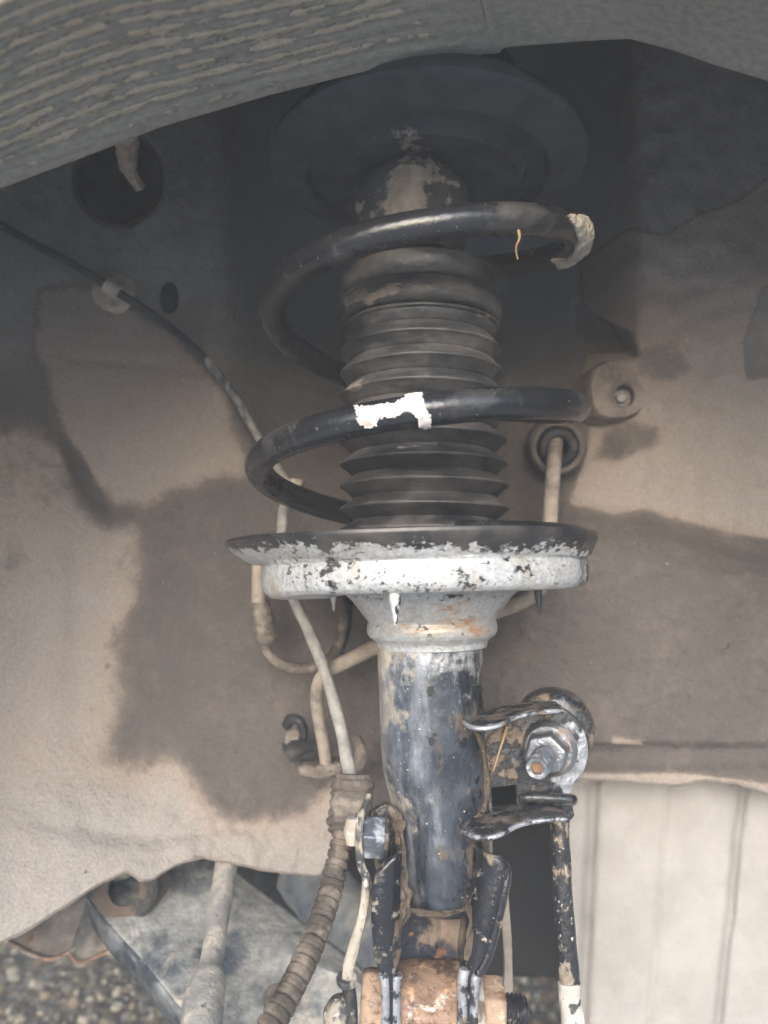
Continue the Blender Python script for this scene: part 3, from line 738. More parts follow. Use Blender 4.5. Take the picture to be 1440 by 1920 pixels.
def clevis():
    c = M_BLKP
    # side ears (stand along Y) with flared front lips
    def ear(inner, outer, name, sgn):
        """inner/outer: pixel x of the fold and of the lip edge per pixel y"""
        rows = []
        for (y, xi, xo, yo) in inner:
            pb = P(xi, y, 0.338); 
            back = Vector((pb.x+0.001*sgn, 0.395, pb.z)); mid = Vector((pb.x, 0.352, pb.z))
            fold = Vector((pb.x, 0.341, pb.z)); lip = P(xo, yo, 0.336); l2 = fold+(lip-fold)*0.5+Vector((0, -0.0015, 0))
            rows.append([back, mid, fold, l2, lip])
        cols = [smooth_path([r[k] for r in rows], 5) for k in range(5)]
        mb = MB(); mb.grid([[cols[k][i] for k in range(5)] for i in range(len(cols[0]))])
        return build(name, mb, c, SH, solid=0.0030, angle=60)
    L = ear([(1600, 748, 738, 1606), (1632, 746, 705, 1640), (1680, 745, 697, 1690), (1740, 743, 698, 1750), (1790, 742, 703, 1800), (1822, 742, 716, 1826), (1840, 741, 722, 1845), (1960, 740, 722, 1965)], None, 'clevis_ear', -1)
    R = ear([(1600, 905, 938, 1606), (1640, 903, 952, 1632), (1680, 894, 944, 1678), (1740, 885, 928, 1740), (1790, 880, 912, 1795), (1822, 876, 895, 1828), (1845, 875, 890, 1845), (1960, 875, 888, 1965)], None, 'clevis_ear', 1)
    for e, xs in ((L, [(716, 1826), (722, 1850), (722, 1962)]), (R, [(895, 1828), (890, 1850), (888, 1962)])):
        mb = MB(); mb.tube(smooth_path([P(x, y, 0.3352) for x, y in xs], 8), 0.0019, 10); build('worn_edge', mb, M_EDGE, e)
    for e, xs in ((L, [(744, 1826), (741, 1850), (740, 1962)]), (R, [(872, 1815), (868, 1850), (868, 1962)])):
        mb = MB(); mb.tube(smooth_path([P(x, y, 0.3385) for x, y in xs], 8), 0.0026, 10); build('worn_fold', mb, M_EDGE, e)
    # rounded top hook of the right ear
    mb = MB(); mb.tube(smooth_path([P(926, 1612, 0.345), P(942, 1618, 0.340), P(950, 1640, 0.337), P(944, 1675, 0.336), P(930, 1738, 0.336), P(914, 1792, 0.336), P(897, 1826, 0.336)], 8), lambda t: 0.0021, 10)
    build('rolled_edge', mb, c, R)
    # web between the ears
    mb = MB(); rows = []
    for j in range(14):
        y = 1700+j*13; row = []
        for i in range(16):
            x = 744+(880-744)*i/15; t = i/15
            row.append(P(x, y, 0.372-0.006*abs(t-0.5)*2+0.004*math.exp(-((x-812-0.05*(y-1700))/9.0)**2)*(-1)))
        rows.append(row)
    mb.grid(rows); build('clevis_web', mb, M_WEB, SH, solid=0.002)
    # mud and weld
    for pth, r in (([P(748, 1560, 0.352), P(752, 1610, 0.350), P(748, 1660, 0.346), P(752, 1695, 0.345), P(745, 1740, 0.3395), P(740, 1790, 0.3395), P(737, 1822, 0.3395)], 0.0030),
                   ([P(905, 1600, 0.352), P(908, 1650, 0.350), P(893, 1690, 0.345), P(885, 1740, 0.3395), P(876, 1800, 0.3395)], 0.0026),
                   ([P(750, 1697, 0.346), P(775, 1708, 0.345), P(820, 1714, 0.344), P(862, 1708, 0.345), P(892, 1690, 0.346)], 0.0015),
                   ([P(722, 1512, 0.362), P(738, 1530, 0.358), P(748, 1560, 0.353), P(750, 1600, 0.351)], 0.0026)):
        mb = MB(); mb.tube(smooth_path(pth, 9), lambda t, r=r: r*(0.5+0.5*math.sin(PI*t))*(0.85+0.7*nz(t*8, r*900)), 12, True, 1, 1.0); build('mud_fillet', mb, M_WETMUD, SH)
    # upper left ear carrying the hex bolt
    mb = MB(); pts = smooth_path([P(x, y, 0.356) for x, y in [(700, 1520), (724, 1508), (742, 1522), (752, 1560), (752, 1625), (735, 1640), (706, 1632), (704, 1600), (722, 1590), (726, 1550), (704, 1545), (700, 1520)]], 4)[:-1]
    mb.prism(pts, Vector((0, 0.006, 0))); build('upper_ear', mb, M_BRKT, SH, bevel=0.0008)
M_WEB = m_layers('rusty_web', (0.03, 0.035, 0.05), 0.35, [dict(c=(0.20, 0.155, 0.115), r=0.8, s=50, lo=0.50, hi=0.60, h=0.5, g=(9, 0, 0), p=tuple(P(815, 1760, 0.37))), dict(c=(0.26, 0.13, 0.075), r=0.85, s=90, lo=0.58, hi=0.66)], coat=0.3)
clevis()

# ---- hex fasteners
def hexbolt(mb, a, b, r, cham=0.12, round_=False):
    mt = axis_mat(a, b); L = (b-a).length; rows = []
    for (k, z) in ((0.0, 0), (1.0, 0), (1.0, L*(1-cham)), (0.86, L), (0.0, L)):
        rows.append([mt @ Vector((r*k*math.cos(i*PI/3+0.3), r*k*math.sin(i*PI/3+0.3), z)) for i in range(6)])
    mb.grid(rows, True)
t = thing('hex_bolt', 'blue-grey hexagon bolt head on the left side of the strut bracket', 'bolt', P(705, 1570, 0.352))
mb = MB(); hexbolt(mb, P(722, 1571, 0.352), P(676, 1569, 0.352), 0.0098, 0.1); build('bolt_head', mb, m_layers('bluish_zinc', (0.13, 0.15, 0.18), 0.34, [dict(c=(0.38, 0.42, 0.46), r=0.5, s=130, lo=0.48, hi=0.62), dict(c=MUD, r=0.9, s=120, lo=0.60, hi=0.68)], metal=0.5), t, bevel=0.0007)
mb = MB(); mt = axis_mat(P(728, 1571, 0.352), P(680, 1569, 0.352)); mb.lathe([(0, 0), (0.0112, 0), (0.0112, 0.0018), (0, 0.0018)], mt, 32); build('washer', mb, M_BRKT, t)

# ================================================================== COIL SPRING
M_SPR = m_layers('spring_black_paint', (0.014, 0.015, 0.018), 0.24, [
    dict(c=(0.15, 0.135, 0.12), r=0.6, s=30, lo=0.48, hi=0.75, k=0.45),
    dict(c=(0.42, 0.39, 0.35), r=0.8, s=620, lo=0.70, hi=0.74, d=3, spots=[(P(480, 880, 0.36), 0.03, 0.06), (P(560, 830, 0.31), 0.03, 0.05)], h=0.4),
    dict(c=(0.36, 0.30, 0.24), r=0.85, s=120, lo=0.70, hi=0.78, k=0.7, spots=[(P(1090, 790, 0.37), 0.018, 0.2), (P(520, 510, 0.36), 0.03, 0.05)])], bump=0.0004, bump_scale=300, coat=0.25)
WR = 0.0066
ANG = [115, 80, 45, 0, -90, -180, -270, -360, -450, -540, -630, -720, -800]
PYS = [366, 386, 418, 458, 554, 588, 678, 772, 832, 884, 968, 1016, 1022]
HZ = [P(785, y, D0).z for y in PYS]
def coil_c(adeg):
    a = [-q for q in ANG]; z = interp(a, HZ, -adeg)
    # smooth the pitch a little
    z = (z*2+interp(a, HZ, -adeg-35)+interp(a, HZ, -adeg+35))/4
    t = ss(HZ[-1], HZ[3], z)
    cx = P(778+19*t, 800, D0).x; R = interp([0, 1], [0.0757, 0.0728], t)
    ra = math.radians(adeg)
    return Vector((cx+R*math.cos(ra), D0+R*math.sin(ra), z))
def coil_frame(adeg):
    c = coil_c(adeg); t = (coil_c(adeg-1)-coil_c(adeg+1)).normalized()
    cen = Vector((P(787, 800, D0).x, D0, c.z)); o = c-cen; o = (o-t*o.dot(t)).normalized()
    return c, t, o, t.cross(o)
SPR = thing('coil_spring', 'black coil spring with a torn white tag on its front turn', 'spring', P(780, 1010, D0))
mb = MB(); rows = []
a = 112.0
while a >= -800:
    c, t, o, b = coil_frame(a)
    rows.append([c+o*(WR*math.cos(k*2*PI/20))+b*(WR*math.sin(k*2*PI/20)) for k in range(20)]); a -= 4
rows = [[sum(rows[0], Vector())/20]*20]+rows+[[sum(rows[-1], Vector())/20]*20]
mb.grid(rows, True); build('coil', mb, M_SPR, SPR)
def coil_patch(name, a0, a1, poly, mat, lift, thick, step=0.35, seg=120, rough=0.0, parent=SPR, wob=2.0):
    mb = MB(); ids = {}; n = int((a0-a1)/step)
    pts = {}
    def pt(i, k):
        q = (i, k % seg)
        if q not in pts:
            c, t, o, b = coil_frame(a0-i*step); th = 2*PI*q[1]/seg
            p0 = c+o*(WR*math.cos(th))+b*(WR*math.sin(th)); nrm = (p0-c).normalized()
            pts[q] = (p0, nrm)
        return pts[q]
    cells = set()
    for i in range(n):
        for k in range(seg):
            p0, nrm = pt(i, k)
            if nrm.dot((CP-p0).normalized()) < -0.25: continue
            x, y = proj(p0); x += wob*nz(x/4.0, y/4.0, 3.0)*2; y += wob*nz(x/4.0, y/4.0, 8.0)*2
            if inpoly(x, y, poly): cells.add((i, k))
    vid = {}
    def gv(i, k, lvl):
        q = (i, k % seg, lvl)
        if q not in vid:
            p0, nrm = pt(i, k)
            h = lift+(thick*(1+rough*nz(p0.x*300, p0.y*300, p0.z*300)) if lvl else 0.0)
            vid[q] = len(mb.v); mb.v.append(p0+nrm*h)
        return vid[q]
    for (i, k) in cells:
        mb.f.append((gv(i, k, 1), gv(i+1, k, 1), gv(i+1, k+1, 1), gv(i, k+1, 1)))
        for (di, dk, e0, e1) in ((-1, 0, (i, k), (i, k+1)), (1, 0, (i+1, k+1), (i+1, k)), (0, -1, (i+1, k), (i, k)), (0, 1, (i, k+1), (i+1, k+1))):
            if (i+di, (k+dk) % seg) not in cells:
                mb.f.append((gv(*e0, 1), gv(*e1, 1), gv(*e1, 0), gv(*e0, 0)))
    if mb.f: return build(name, mb, mat, parent, angle=50)
M_TAG = m_layers('torn_white_paper', (0.74, 0.69, 0.66), 0.7, [dict(c=(0.44, 0.36, 0.30), r=0.9, s=170, lo=0.50, hi=0.62, d=8, k=0.8), dict(c=(0.10, 0.08, 0.07), r=0.9, s=260, lo=0.64, hi=0.70, k=0.8)], bump=0.0008, bump_scale=500)
M_PALEMUD = m_layers('pale_dried_mud', (0.50, 0.45, 0.37), 0.95, [dict(c=(0.34, 0.29, 0.23), r=0.95, s=110, lo=0.5, hi=0.62)], bump=0.002, bump_scale=260)
coil_patch('paper_tag', -395, -480, [(666, 764), (700, 763), (735, 758), (755, 752), (764, 742), (792, 738), (799, 765), (809, 780), (808, 797), (798, 803), (786, 798), (784, 782), (768, 770), (740, 783), (712, 784), (706, 798), (690, 803), (676, 795), (671, 780)], M_TAG, 0.0002, 0.0005, rough=0.7)
coil_patch('mud_cake', 48, -48, [(1066, 405), (1090, 410), (1130, 430), (1135, 490), (1120, 530), (1070, 530), (1050, 505), (1038, 484), (1060, 484), (1076, 472), (1083, 452), (1078, 428)], M_PALEMUD, 0.0, 0.0016, step=0.4, rough=0.7, wob=1.0)

# ---- bits of straw caught on the parts
M_STRAW = m_layers('dry_straw', (0.42, 0.29, 0.15), 0.8, [dict(c=(0.24, 0.13, 0.06), r=0.8, s=160, lo=0.5, hi=0.6)])
mb = MB(); mb.tube(smooth_path([P(972, 432, 0.298), P(974, 446, 0.297), P(968, 462, 0.298), P(968, 474, 0.300), P(971, 486, 0.302)], 6), lambda t: 0.00055*(1.1-0.6*t), 8)
tag(build('straw', mb, M_STRAW), 'short pale straw stuck on the top turn of the coil spring', 'straw')
mb = MB(); mb.tube(smooth_path([P(951, 1362, 0.3575), P(944, 1385, 0.3570), P(936, 1410, 0.3575), P(930, 1430, 0.3580), P(925, 1446, 0.3585)], 6), lambda t: 0.0006*(1.2-0.9*t), 8)
tag(build('straw', mb, M_STRAW), 'orange dry straw lying on the bracket face beside the nut', 'straw')

# ================================================================== DUST BOOT + TOP MOUNT
M_BOOT = m_layers('dusty_rubber_bellows', (0.020, 0.022, 0.025), 0.34, [
    dict(c=(0.105, 0.093, 0.083), r=0.85, s=40, lo=0.36, hi=0.60, k=0.7, st=(0.6, 0.6, 1.5)),
    dict(c=(0.24, 0.205, 0.165), r=0.9, s=90, lo=0.66, hi=0.74, k=0.85, st=(0.5, 0.5, 1.8),
         spots=[(P(690, 545, 0.335), 0.022, 0.26, (0.8, 0.3, 2.2)), (P(640, 655, 0.345), 0.008, 0.3), (P(665, 722, 0.345), 0.014, 0.2, (1, 1, 2)), (P(645, 850, 0.35), 0.007, 0.3)])],
    bump=0.0005, bump_scale=260)
BT = thing('dust_boot', 'black ribbed rubber dust boot inside the coil spring', 'dust boot', P(797, 990, D0))
crest = [480, 532, 566, 614, 660, 706, 752, 800, 848, 893, 940, 985]
Yb_ = D0-0.040
def bz(y): return P(790, y, Yb_).z
prof = []
for i, y in enumerate(crest):
    R = interp([480, 532, 570, 700, 985], [0.0385, 0.0400, 0.0385, 0.0398, 0.0408], y)
    zc = bz(y); th = 0.0009 if y > 560 else 0.0042
    th *= 1.25; prof += [(R-0.0012, zc+th), (R-0.0003, zc+th*0.6), (R, zc+th*0.2), (R, zc-th*0.3), (R-0.0004, zc-th*0.65), (R-0.0014, zc-th)]
    if i < len(crest)-1:
        zn = bz(crest[i+1]); zm = (zc+zn)/2; tn = 0.0009 if crest[i+1] > 560 else 0.0042
        rv = 0.0350 if y < 740 else 0.0338
        lo, hi = zn+tn, zc-th
        prof += [(rv+0.0012, hi-(hi-lo)*0.42), (rv, hi-(hi-lo)*0.50), (rv+0.0010, hi-(hi-lo)*0.60)]
prof = [(0.027, bz(455)), (0.0350, bz(457)), (0.0378, bz(464))]+prof+[(0.036, bz(997)), (0.036, bz(1030))]
c0 = P(797, 1000, D0); lean = (P(784, 480, D0).x-P(797, 985, D0).x)/(P(784, 480, D0).z-P(797, 985, D0).z)
mb = MB(); mb.lathe([(r, z-c0.z, (z-c0.z)*lean) for r, z in prof], zmat(c0), 96, lambda a, r, z: (r*(1+0.0015*nz(math.cos(a)*2, math.sin(a)*2, z*150)), z+0.0003*nz(math.cos(a)*1.3+5, math.sin(a)*1.3, z*60)))
build('bellows', mb, M_BOOT, BT, angle=50)
M_TOPM = m_layers('dusty_top_mount', (0.050, 0.055, 0.062), 0.9, [dict(c=(0.26, 0.23, 0.195), r=0.9, s=75, lo=0.68, hi=0.76, spots=[(P(770, 350, 0.345), 0.024, 0.42, (1, 0.5, 0.8)), (P(672, 385, 0.35), 0.014, 0.34), (P(850, 345, 0.35), 0.012, 0.3, (1, 1, 3))])])
TM = thing('top_mount', 'dark strut top mount with dusty collar above the coil spring', 'strut mount', P(770, 330, D0))
ct = P(768, 372, D0)
mb = MB(); mb.lathe([(0.020, -0.030), (0.0280, -0.024), (0.0290, -0.004), (0.0292, 0.0), (0.0285, 0.0025), (0.0245, 0.0045), (0.0225, 0.008), (0.021, 0.016), (0.017, 0.022), (0.012, 0.05)], zmat(ct), 64); build('bump_collar', mb, M_TOPM, TM)
cu = P(800, 338, D0)
mb = MB(); mb.lathe([(0.012, 0.002), (0.030, 0.0), (0.045, -0.003), (0.046, -0.001), (0.048, 0.003), (0.058, 0.0035), (0.060, -0.0005), (0.064, 0.0), (0.070, 0.003), (0.0765, 0.004), (0.0780, 0.006), (0.0775, 0.009), (0.072, 0.016), (0.05, 0.03), (0.045, 0.05), (0.02, 0.055)], zmat(cu), 96); build('upper_spring_seat', mb, M_TOPM, TM)

# ================================================================== STABILISER LINK
LK = thing('stabiliser_link', 'black chipped stabiliser link bar bolted to the bracket by a flange nut', 'link rod', P(1070, 1700, 0.375))
M_LINK = m_layers('chipped_link_paint', (0.020, 0.022, 0.027), 0.35, [dict(c=(0.33, 0.27, 0.21), r=0.9, s=95, lo=0.53, hi=0.58, h=0.5, st=(1, 1, 0.6)), dict(c=(0.62, 0.60, 0.56), r=0.8, s=260, lo=0.60, hi=0.64)], bump=0.0008, coat=0.2)
mb = MB(); pts = smooth_path([P(1049, 1530, 0.380), P(1052, 1620, 0.380), P(1059, 1720, 0.379), P(1067, 1820, 0.378), P(1074, 1925, 0.377), P(1080, 2010, 0.377)], 10)
mb.tube(pts, 0.0046, 14, True, 0.75, 0.12); build('link_rod', mb, M_LINK, LK)
mb = MB(); mb.tube([pts[k] for k in range(32, len(pts))], 0.0054, 14, True, 0.85, 0.25)
build('rod_sleeve', mb, m_layers('pale_flaked_sleeve', (0.58, 0.55, 0.50), 0.85, [dict(c=(0.06, 0.06, 0.06), r=0.5, s=120, lo=0.58, hi=0.62)]), LK)
mb = MB(); a = P(1042, 1376, 0.3665); b = a+Vector((0.004, 0.032, 0.001))
mb.lathe([(0, 0), (0.0150, 0), (0.0178, 0.002), (0.0188, 0.006), (0.0190, 0.016), (0.0175, 0.024), (0.012, 0.030), (0, 0.032)], axis_mat(a, b), 48, lambda an, r, z: (r*(1+0.02*nz(math.cos(an)*2, math.sin(an)*2, z*90)), z))
build('ball_housing', mb, M_BRKT, LK)
mb = MB(); mb.tube(smooth_path([P(1045, 1395, 0.385), P(1046, 1460, 0.386), P(1048, 1540, 0.381)], 6), 0.0052, 12); build('rod_neck', mb, M_LINK, LK)
# flange nut and threaded stud
na = P(1031, 1403, 0.3585); nb = P(1007, 1440, 0.3315); mt = axis_mat(na, nb); LL = (nb-na).length
M_NUT = m_layers('zinc_nut', (0.30, 0.31, 0.33), 0.30, [dict(c=(0.10, 0.105, 0.12), r=0.35, s=50, lo=0.56, hi=0.70, k=0.7), dict(c=(0.30, 0.20, 0.13), r=0.8, s=80, lo=0.56, hi=0.68, k=0.8)], metal=0.85)
mb = MB(); mb.lathe([(0, 0), (0.0122, 0), (0.0126, 0.0008), (0.0122, 0.0018), (0.0106, 0.0034), (0.0, 0.0036)], mt, 48); NUTF = build('flange_nut', mb, M_NUT, LK, angle=35)
mb = MB(); rows = []
for (k, z) in ((0.7, 0.003), (1.0, 0.003), (1.0, 0.0105), (0.88, 0.0122), (0.5, 0.0122)):
    rows.append([mt @ Vector((0.0102*k*math.cos(i*PI/3+0.25), 0.0102*k*math.sin(i*PI/3+0.25), z)) for i in range(6)])
mb.grid(rows, True); build('nut_hex', mb, M_NUT, NUTF, bevel=0.0008)
mb = MB(); rows = []; seg = 28; pitch = 0.0017; z0, z1 = 0.011, LL
n = 70
for j in range(n+1):
    z = z0+(z1-z0)*j/n; row = []
    for k in range(seg):
        an = 2*PI*k/seg; u = ((z/pitch)-an/(2*PI)) % 1.0; r = 0.0052-0.0007*abs(2*u-1)
        row.append(mt @ Vector((r*math.cos(an), r*math.sin(an), z)))
    rows.append(row)
rows.append([mt @ Vector((0.0044*math.cos(2*PI*k/seg), 0.0044*math.sin(2*PI*k/seg), z1+0.0006)) for k in range(seg)])
def hexr(an): 
    m = (an % (PI/3))-PI/6; return 0.0026/math.cos(m)
rows.append([mt @ Vector((hexr(2*PI*k/seg)*math.cos(2*PI*k/seg), hexr(2*PI*k/seg)*math.sin(2*PI*k/seg), z1+0.0003)) for k in range(seg)])
rows.append([mt @ Vector((hexr(2*PI*k/seg)*math.cos(2*PI*k/seg), hexr(2*PI*k/seg)*math.sin(2*PI*k/seg), z1-0.003)) for k in range(seg)])
mb.grid(rows, True); build('threaded_stud', mb, M_NUT, LK, angle=30)
mb = MB(); mb.lathe([(0, LL-0.0022), (0.0030, LL-0.0022)], mt, 12); build('rust_plug', mb, m_layers('rust', (0.20, 0.12, 0.07), 0.9, []), LK)

# ================================================================== KNUCKLE (bottom centre)
M_RUST = m_layers('pinkish_brown_rust', (0.33, 0.215, 0.145), 0.5, [dict(c=(0.15, 0.08, 0.05), r=0.8, s=60, lo=0.46, hi=0.62, st=(0.35, 1, 1)), dict(c=(0.52, 0.33, 0.19), r=0.7, s=110, lo=0.52, hi=0.62, d=9, off=(2, 7, 4)), dict(c=(0.60, 0.50, 0.41), r=0.4, m=0.5, s=150, lo=0.55, hi=0.64, d=9, off=(4, 4, 4), st=(0.5, 1, 1)), dict(c=(0.11, 0.065, 0.045), r=0.8, s=190, lo=0.52, hi=0.60, d=9, ro=0.72, k=0.85), dict(c=(0.10, 0.06, 0.04), r=0.85, s=90, lo=0.54, hi=0.66, d=8, g=(0, 0, 22), p=tuple(P(815, 1850, 0.345)))], metal=0.2, bump=0.0008, bump_scale=300)
KN = thing('steering_knuckle', 'rusty orange knuckle barrel clamped between the strut ears', 'knuckle', P(815, 1895, 0.36))
mb = MB(); a = P(743, 1900, 0.360); b = P(876, 1900, 0.360); L = (b-a).length
mb.lathe([(0, 0), (0.0205, 0.0), (0.0212, 0.0008), (0.0212, L-0.0008), (0.0205, L), (0, L)], axis_mat(a, b), 72); build('barrel', mb, M_RUST, KN)
mb = MB(); mb.prism([P(752, 1935, 0.372), P(868, 1935, 0.372), P(850, 2100, 0.372), P(770, 2100, 0.372)], Vector((0, 0.02, 0))); build('knuckle_arm', mb, M_RUST, KN, bevel=0.002)
CB = thing('clamp_bolt', 'long clamp bolt with rusty head, flanged nut and shiny black thread', 'bolt', P(815, 1895, 0.348))
M_HEAD = m_layers('rusty_head', (0.42, 0.29, 0.20), 0.6, [dict(c=(0.16, 0.09, 0.06), r=0.8, s=180, lo=0.52, hi=0.62, d=9, ro=0.72, k=0.8), dict(c=(0.22, 0.12, 0.075), r=0.8, s=90, lo=0.5, hi=0.62), dict(c=(0.62, 0.52, 0.42), r=0.8, s=140, lo=0.56, hi=0.66, off=(1, 5, 1))], bump=0.0008)
mb = MB(); hexbolt(mb, P(717, 1880, 0.347), P(676, 1878, 0.347), 0.0142, 0.2); build('bolt_head', mb, M_HEAD, CB, bevel=0.0016)
mb = MB(); mt = axis_mat(P(889, 1895, 0.347), P(1000, 1897, 0.347)); mb.lathe([(0, 0), (0.0140, 0), (0.0148, 0.001), (0.0140, 0.0032), (0.0, 0.0034)], mt, 40); build('nut_flange', mb, m_layers('pale_flange', (0.45, 0.42, 0.37), 0.7, [dict(c=MUD, r=0.9, s=100, lo=0.5, hi=0.6)]), CB)
mb = MB(); hexbolt(mb, P(901, 1895, 0.347), P(944, 1897, 0.347), 0.0140, 0.15); build('nut', mb, M_HEAD, CB, bevel=0.0014)
mb = MB(); rows = []; za, zb = P(940, 1897, 0.347), P(986, 1899, 0.347); mt = axis_mat(za, zb); LL = (zb-za).length; seg = 28
for j in range(61):
    z = LL*j/60; row = []
    for k in range(seg):
        an = 2*PI*k/seg; u = ((z/0.0018)-an/(2*PI)) % 1.0; r = 0.0074-0.0008*abs(2*u-1)-0.001*ss(0.9, 1, j/60)
        row.append(mt @ Vector((r*math.cos(an), r*math.sin(an), z)))
    rows.append(row)
rows.append([mt @ Vector((0, 0, LL))]*seg)
mb.grid(rows, True); build('thread', mb, M_BLKP, CB, angle=30)

# ================================================================== HOSES, CABLES, PIPES
M_CABLE = m_layers('dusty_grey_cable', (0.055, 0.065, 0.078), 0.5, [dict(c=(0.38, 0.36, 0.33), r=0.9, s=70, lo=0.44, hi=0.58, d=9, ro=0.7, st=(1, 1, 0.5), k=0.9, g=(2.0, 0, -4.0), p=tuple(P(380, 700, 0.46)))], bump=0.0006)
SC = thing('sensor_cable', 'thin dusty cable running from upper left past the spring to the corrugated hose', 'cable', P(560, 1100, 0.45))
pts = smooth_path([P(x, y, Y if Y else wallY(x, y)-0.010) for x, y, Y in [(-120, 355, 0), (-30, 405, 0), (60, 455, 0), (130, 492, 0), (213, 543, 0), (300, 600, 0), (370, 658, 0), (430, 728, 0), (470, 795, 0), (505, 855, 0), (535, 905, 0), (530, 970, 0.462), (528, 1040, 0.458), (545, 1110, 0.448), (580, 1185, 0.436), (610, 1262, 0.425), (634, 1345, 0.410), (652, 1430, 0.390), (660, 1475, 0.378)]], 10)
mb = MB(); mb.tube(pts, lambda t: 0.0027 if t < 0.6 else 0.0032, 12, True, 1, 0.12); build('cable_sheath', mb, M_CABLE, SC)
M_CLIP = m_layers('dusty_plastic_clip', (0.58, 0.50, 0.41), 0.85, [dict(c=(0.27, 0.23, 0.19), r=0.9, s=80, lo=0.5, hi=0.65)], bump=0.0008)
CL = thing('cable_clip', 'round tan plastic clip holding the cable on the upper left panel', 'clip', P(213, 545, 0.48))
yc = wallY(213, 545)
mb = MB(); c = P(213, 548, yc-0.002); mt = axis_mat(c, c+Vector((0.1, -1, 0.1)))
mb.lathe([(0.0, 0.0022), (0.0120, 0.0026), (0.0138, 0.0014), (0.0140, -0.003)], mt, 40, lambda a, r, z: (r*(1+0.03*math.sin(a*3)), z)); build('clip_disc', mb, M_CLIP, CL)
i0 = min(range(len(pts)), key=lambda i: (pts[i]-P(211, 541, yc-0.010)).length)
mb = MB(); d = (pts[i0+1]-pts[i0-1]).normalized(); cc = pts[i0]
side = d.cross(Vector((0, 1, 0))).normalized(); rows = []
for k in range(13):
    a_ = PI*(k/12)*1.1-0.05*PI
    row = []
    for s_ in (-0.0052, 0.0052):
        for rr in (0.0034, 0.0050):
            row.append(cc+d*s_+side*(math.cos(a_)*rr)-Vector((0, 1, 0))*(math.sin(a_)*rr))
    rows.append([row[0], row[1], row[3], row[2]])
mb.grid(rows, True); build('clip_loop', mb, M_CLIP, CL, angle=35)
CL2 = thing('cable_clip', 'small clip fixing the cable to the wall behind the lower spring turn', 'clip', P(545, 908, 0.49))
mb = MB(); mb.prism(smooth_path([P(x, y, wallY(540, 905)-0.008) for x, y in [(527, 903), (545, 897), (566, 900), (562, 912), (540, 917), (527, 903)]], 4)[:-1], Vector((0, 0.008, 0))); build('clip_base', mb, M_CLIP, CL2, bevel=0.0008)
mb = MB(); mb.tube(smooth_path([P(527, 895, wallY(540, 905)-0.009), P(538, 902, wallY(540, 905)-0.015), P(548, 912, wallY(540, 905)-0.009)], 6), 0.0016, 8); build('clip_loop', mb, M_CLIP, CL2)

# corrugated conduit
M_COND = m_layers('muddy_conduit', (0.085, 0.070, 0.057), 0.65, [dict(c=(0.20, 0.165, 0.132), r=0.9, s=90, lo=0.44, hi=0.62), dict(c=(0.045, 0.04, 0.037), r=0.6, s=140, lo=0.60, hi=0.68)], bump=0.001, bump_scale=350)
CH = thing('corrugated_hose', 'brown corrugated hose curving down to the left of the strut', 'hose', P(620, 1700, 0.35))
pts = smooth_path([P(652, 1520, 0.366), P(645, 1560, 0.362), P(634, 1610, 0.356), P(617, 1680, 0.346), P(593, 1750, 0.334), P(563, 1820, 0.322), P(527, 1890, 0.310), P(490, 1955, 0.300), P(460, 2020, 0.292)], 40)
acc = 0; rad = []
dens = [pts[0]]; ds = 0.00045
for p in pts[1:]:
    while (p-dens[-1]).length > ds: dens.append(dens[-1]+(p-dens[-1]).normalized()*ds)
def rr_(t):
    u = (t*len(dens)*ds/0.0043) % 1.0
    e = 1.0 if 0.18 < u < 0.80 else 0.78
    if 0.10 < u <= 0.18: e = 0.78+0.22*(u-0.10)/0.08
    if 0.80 <= u < 0.88: e = 1.0-0.22*(u-0.80)/0.08
    return 0.0053*e
mb = MB(); mb.tube(dens, rr_, 18, True, 1, 0.04); build('conduit', mb, M_COND, CH, angle=60)
mb = MB(); gp = smooth_path([P(662, 1452, 0.374), P(660, 1490, 0.372), P(655, 1530, 0.367), P(648, 1565, 0.363)], 12)
mb.tube(gp, lambda t: 0.0098*(1+0.05*math.sin(t*40))*(1 if 0.06 < t < 0.9 else 0.8), 20, True, 1, 0.10)
M_MUD2 = m_layers('muddy_rubber', (0.13, 0.108, 0.09), 0.85, [dict(c=(0.24, 0.20, 0.165), r=0.9, s=80, lo=0.45, hi=0.6), dict(c=(0.05, 0.045, 0.04), r=0.8, s=120, lo=0.60, hi=0.66)], bump=0.0014, bump_scale=300)
build('grommet', mb, M_MUD2, CH)

# thin bracket rod with a washer and ball end
M_ROD = m_layers('tan_coated_wire', (0.42, 0.37, 0.30), 0.75, [dict(c=(0.06, 0.062, 0.065), r=0.45, s=120, lo=0.44, hi=0.54, st=(1, 1, 0.4)), dict(c=(0.62, 0.58, 0.52), r=0.8, s=200, lo=0.56, hi=0.64)], bump=0.0008)
WR_ = thing('sensor_wire', 'thin tan wire bending around the hex bolt down to a small washer', 'wire', P(665, 1700, 0.345))
mb = MB(); mb.tube(smooth_path([P(692, 1492, 0.352), P(686, 1508, 0.348), P(676, 1535, 0.344), P(672, 1570, 0.342), P(676, 1615, 0.343), P(687, 1650, 0.343), P(684, 1690, 0.342), P(676, 1730, 0.340), P(664, 1775, 0.338), P(652, 1815, 0.336), P(650, 1838, 0.335)], 9), lambda t: interp([0, 0.35, 0.6, 1], [0.0013, 0.0018, 0.0022, 0.0024], t), 12, True, 1, 0.15); build('wire_core', mb, M_ROD, WR_)
mb = MB(); c = P(650, 1836, 0.335); mb.lathe([(0, 0.001), (0.0040, 0.0012), (0.0044, 0), (0.0040, -0.0018), (0, -0.002)], axis_mat(c, c+Vector((0.05, -0.25, 1))), 28); build('washer', mb, M_ROD, WR_)
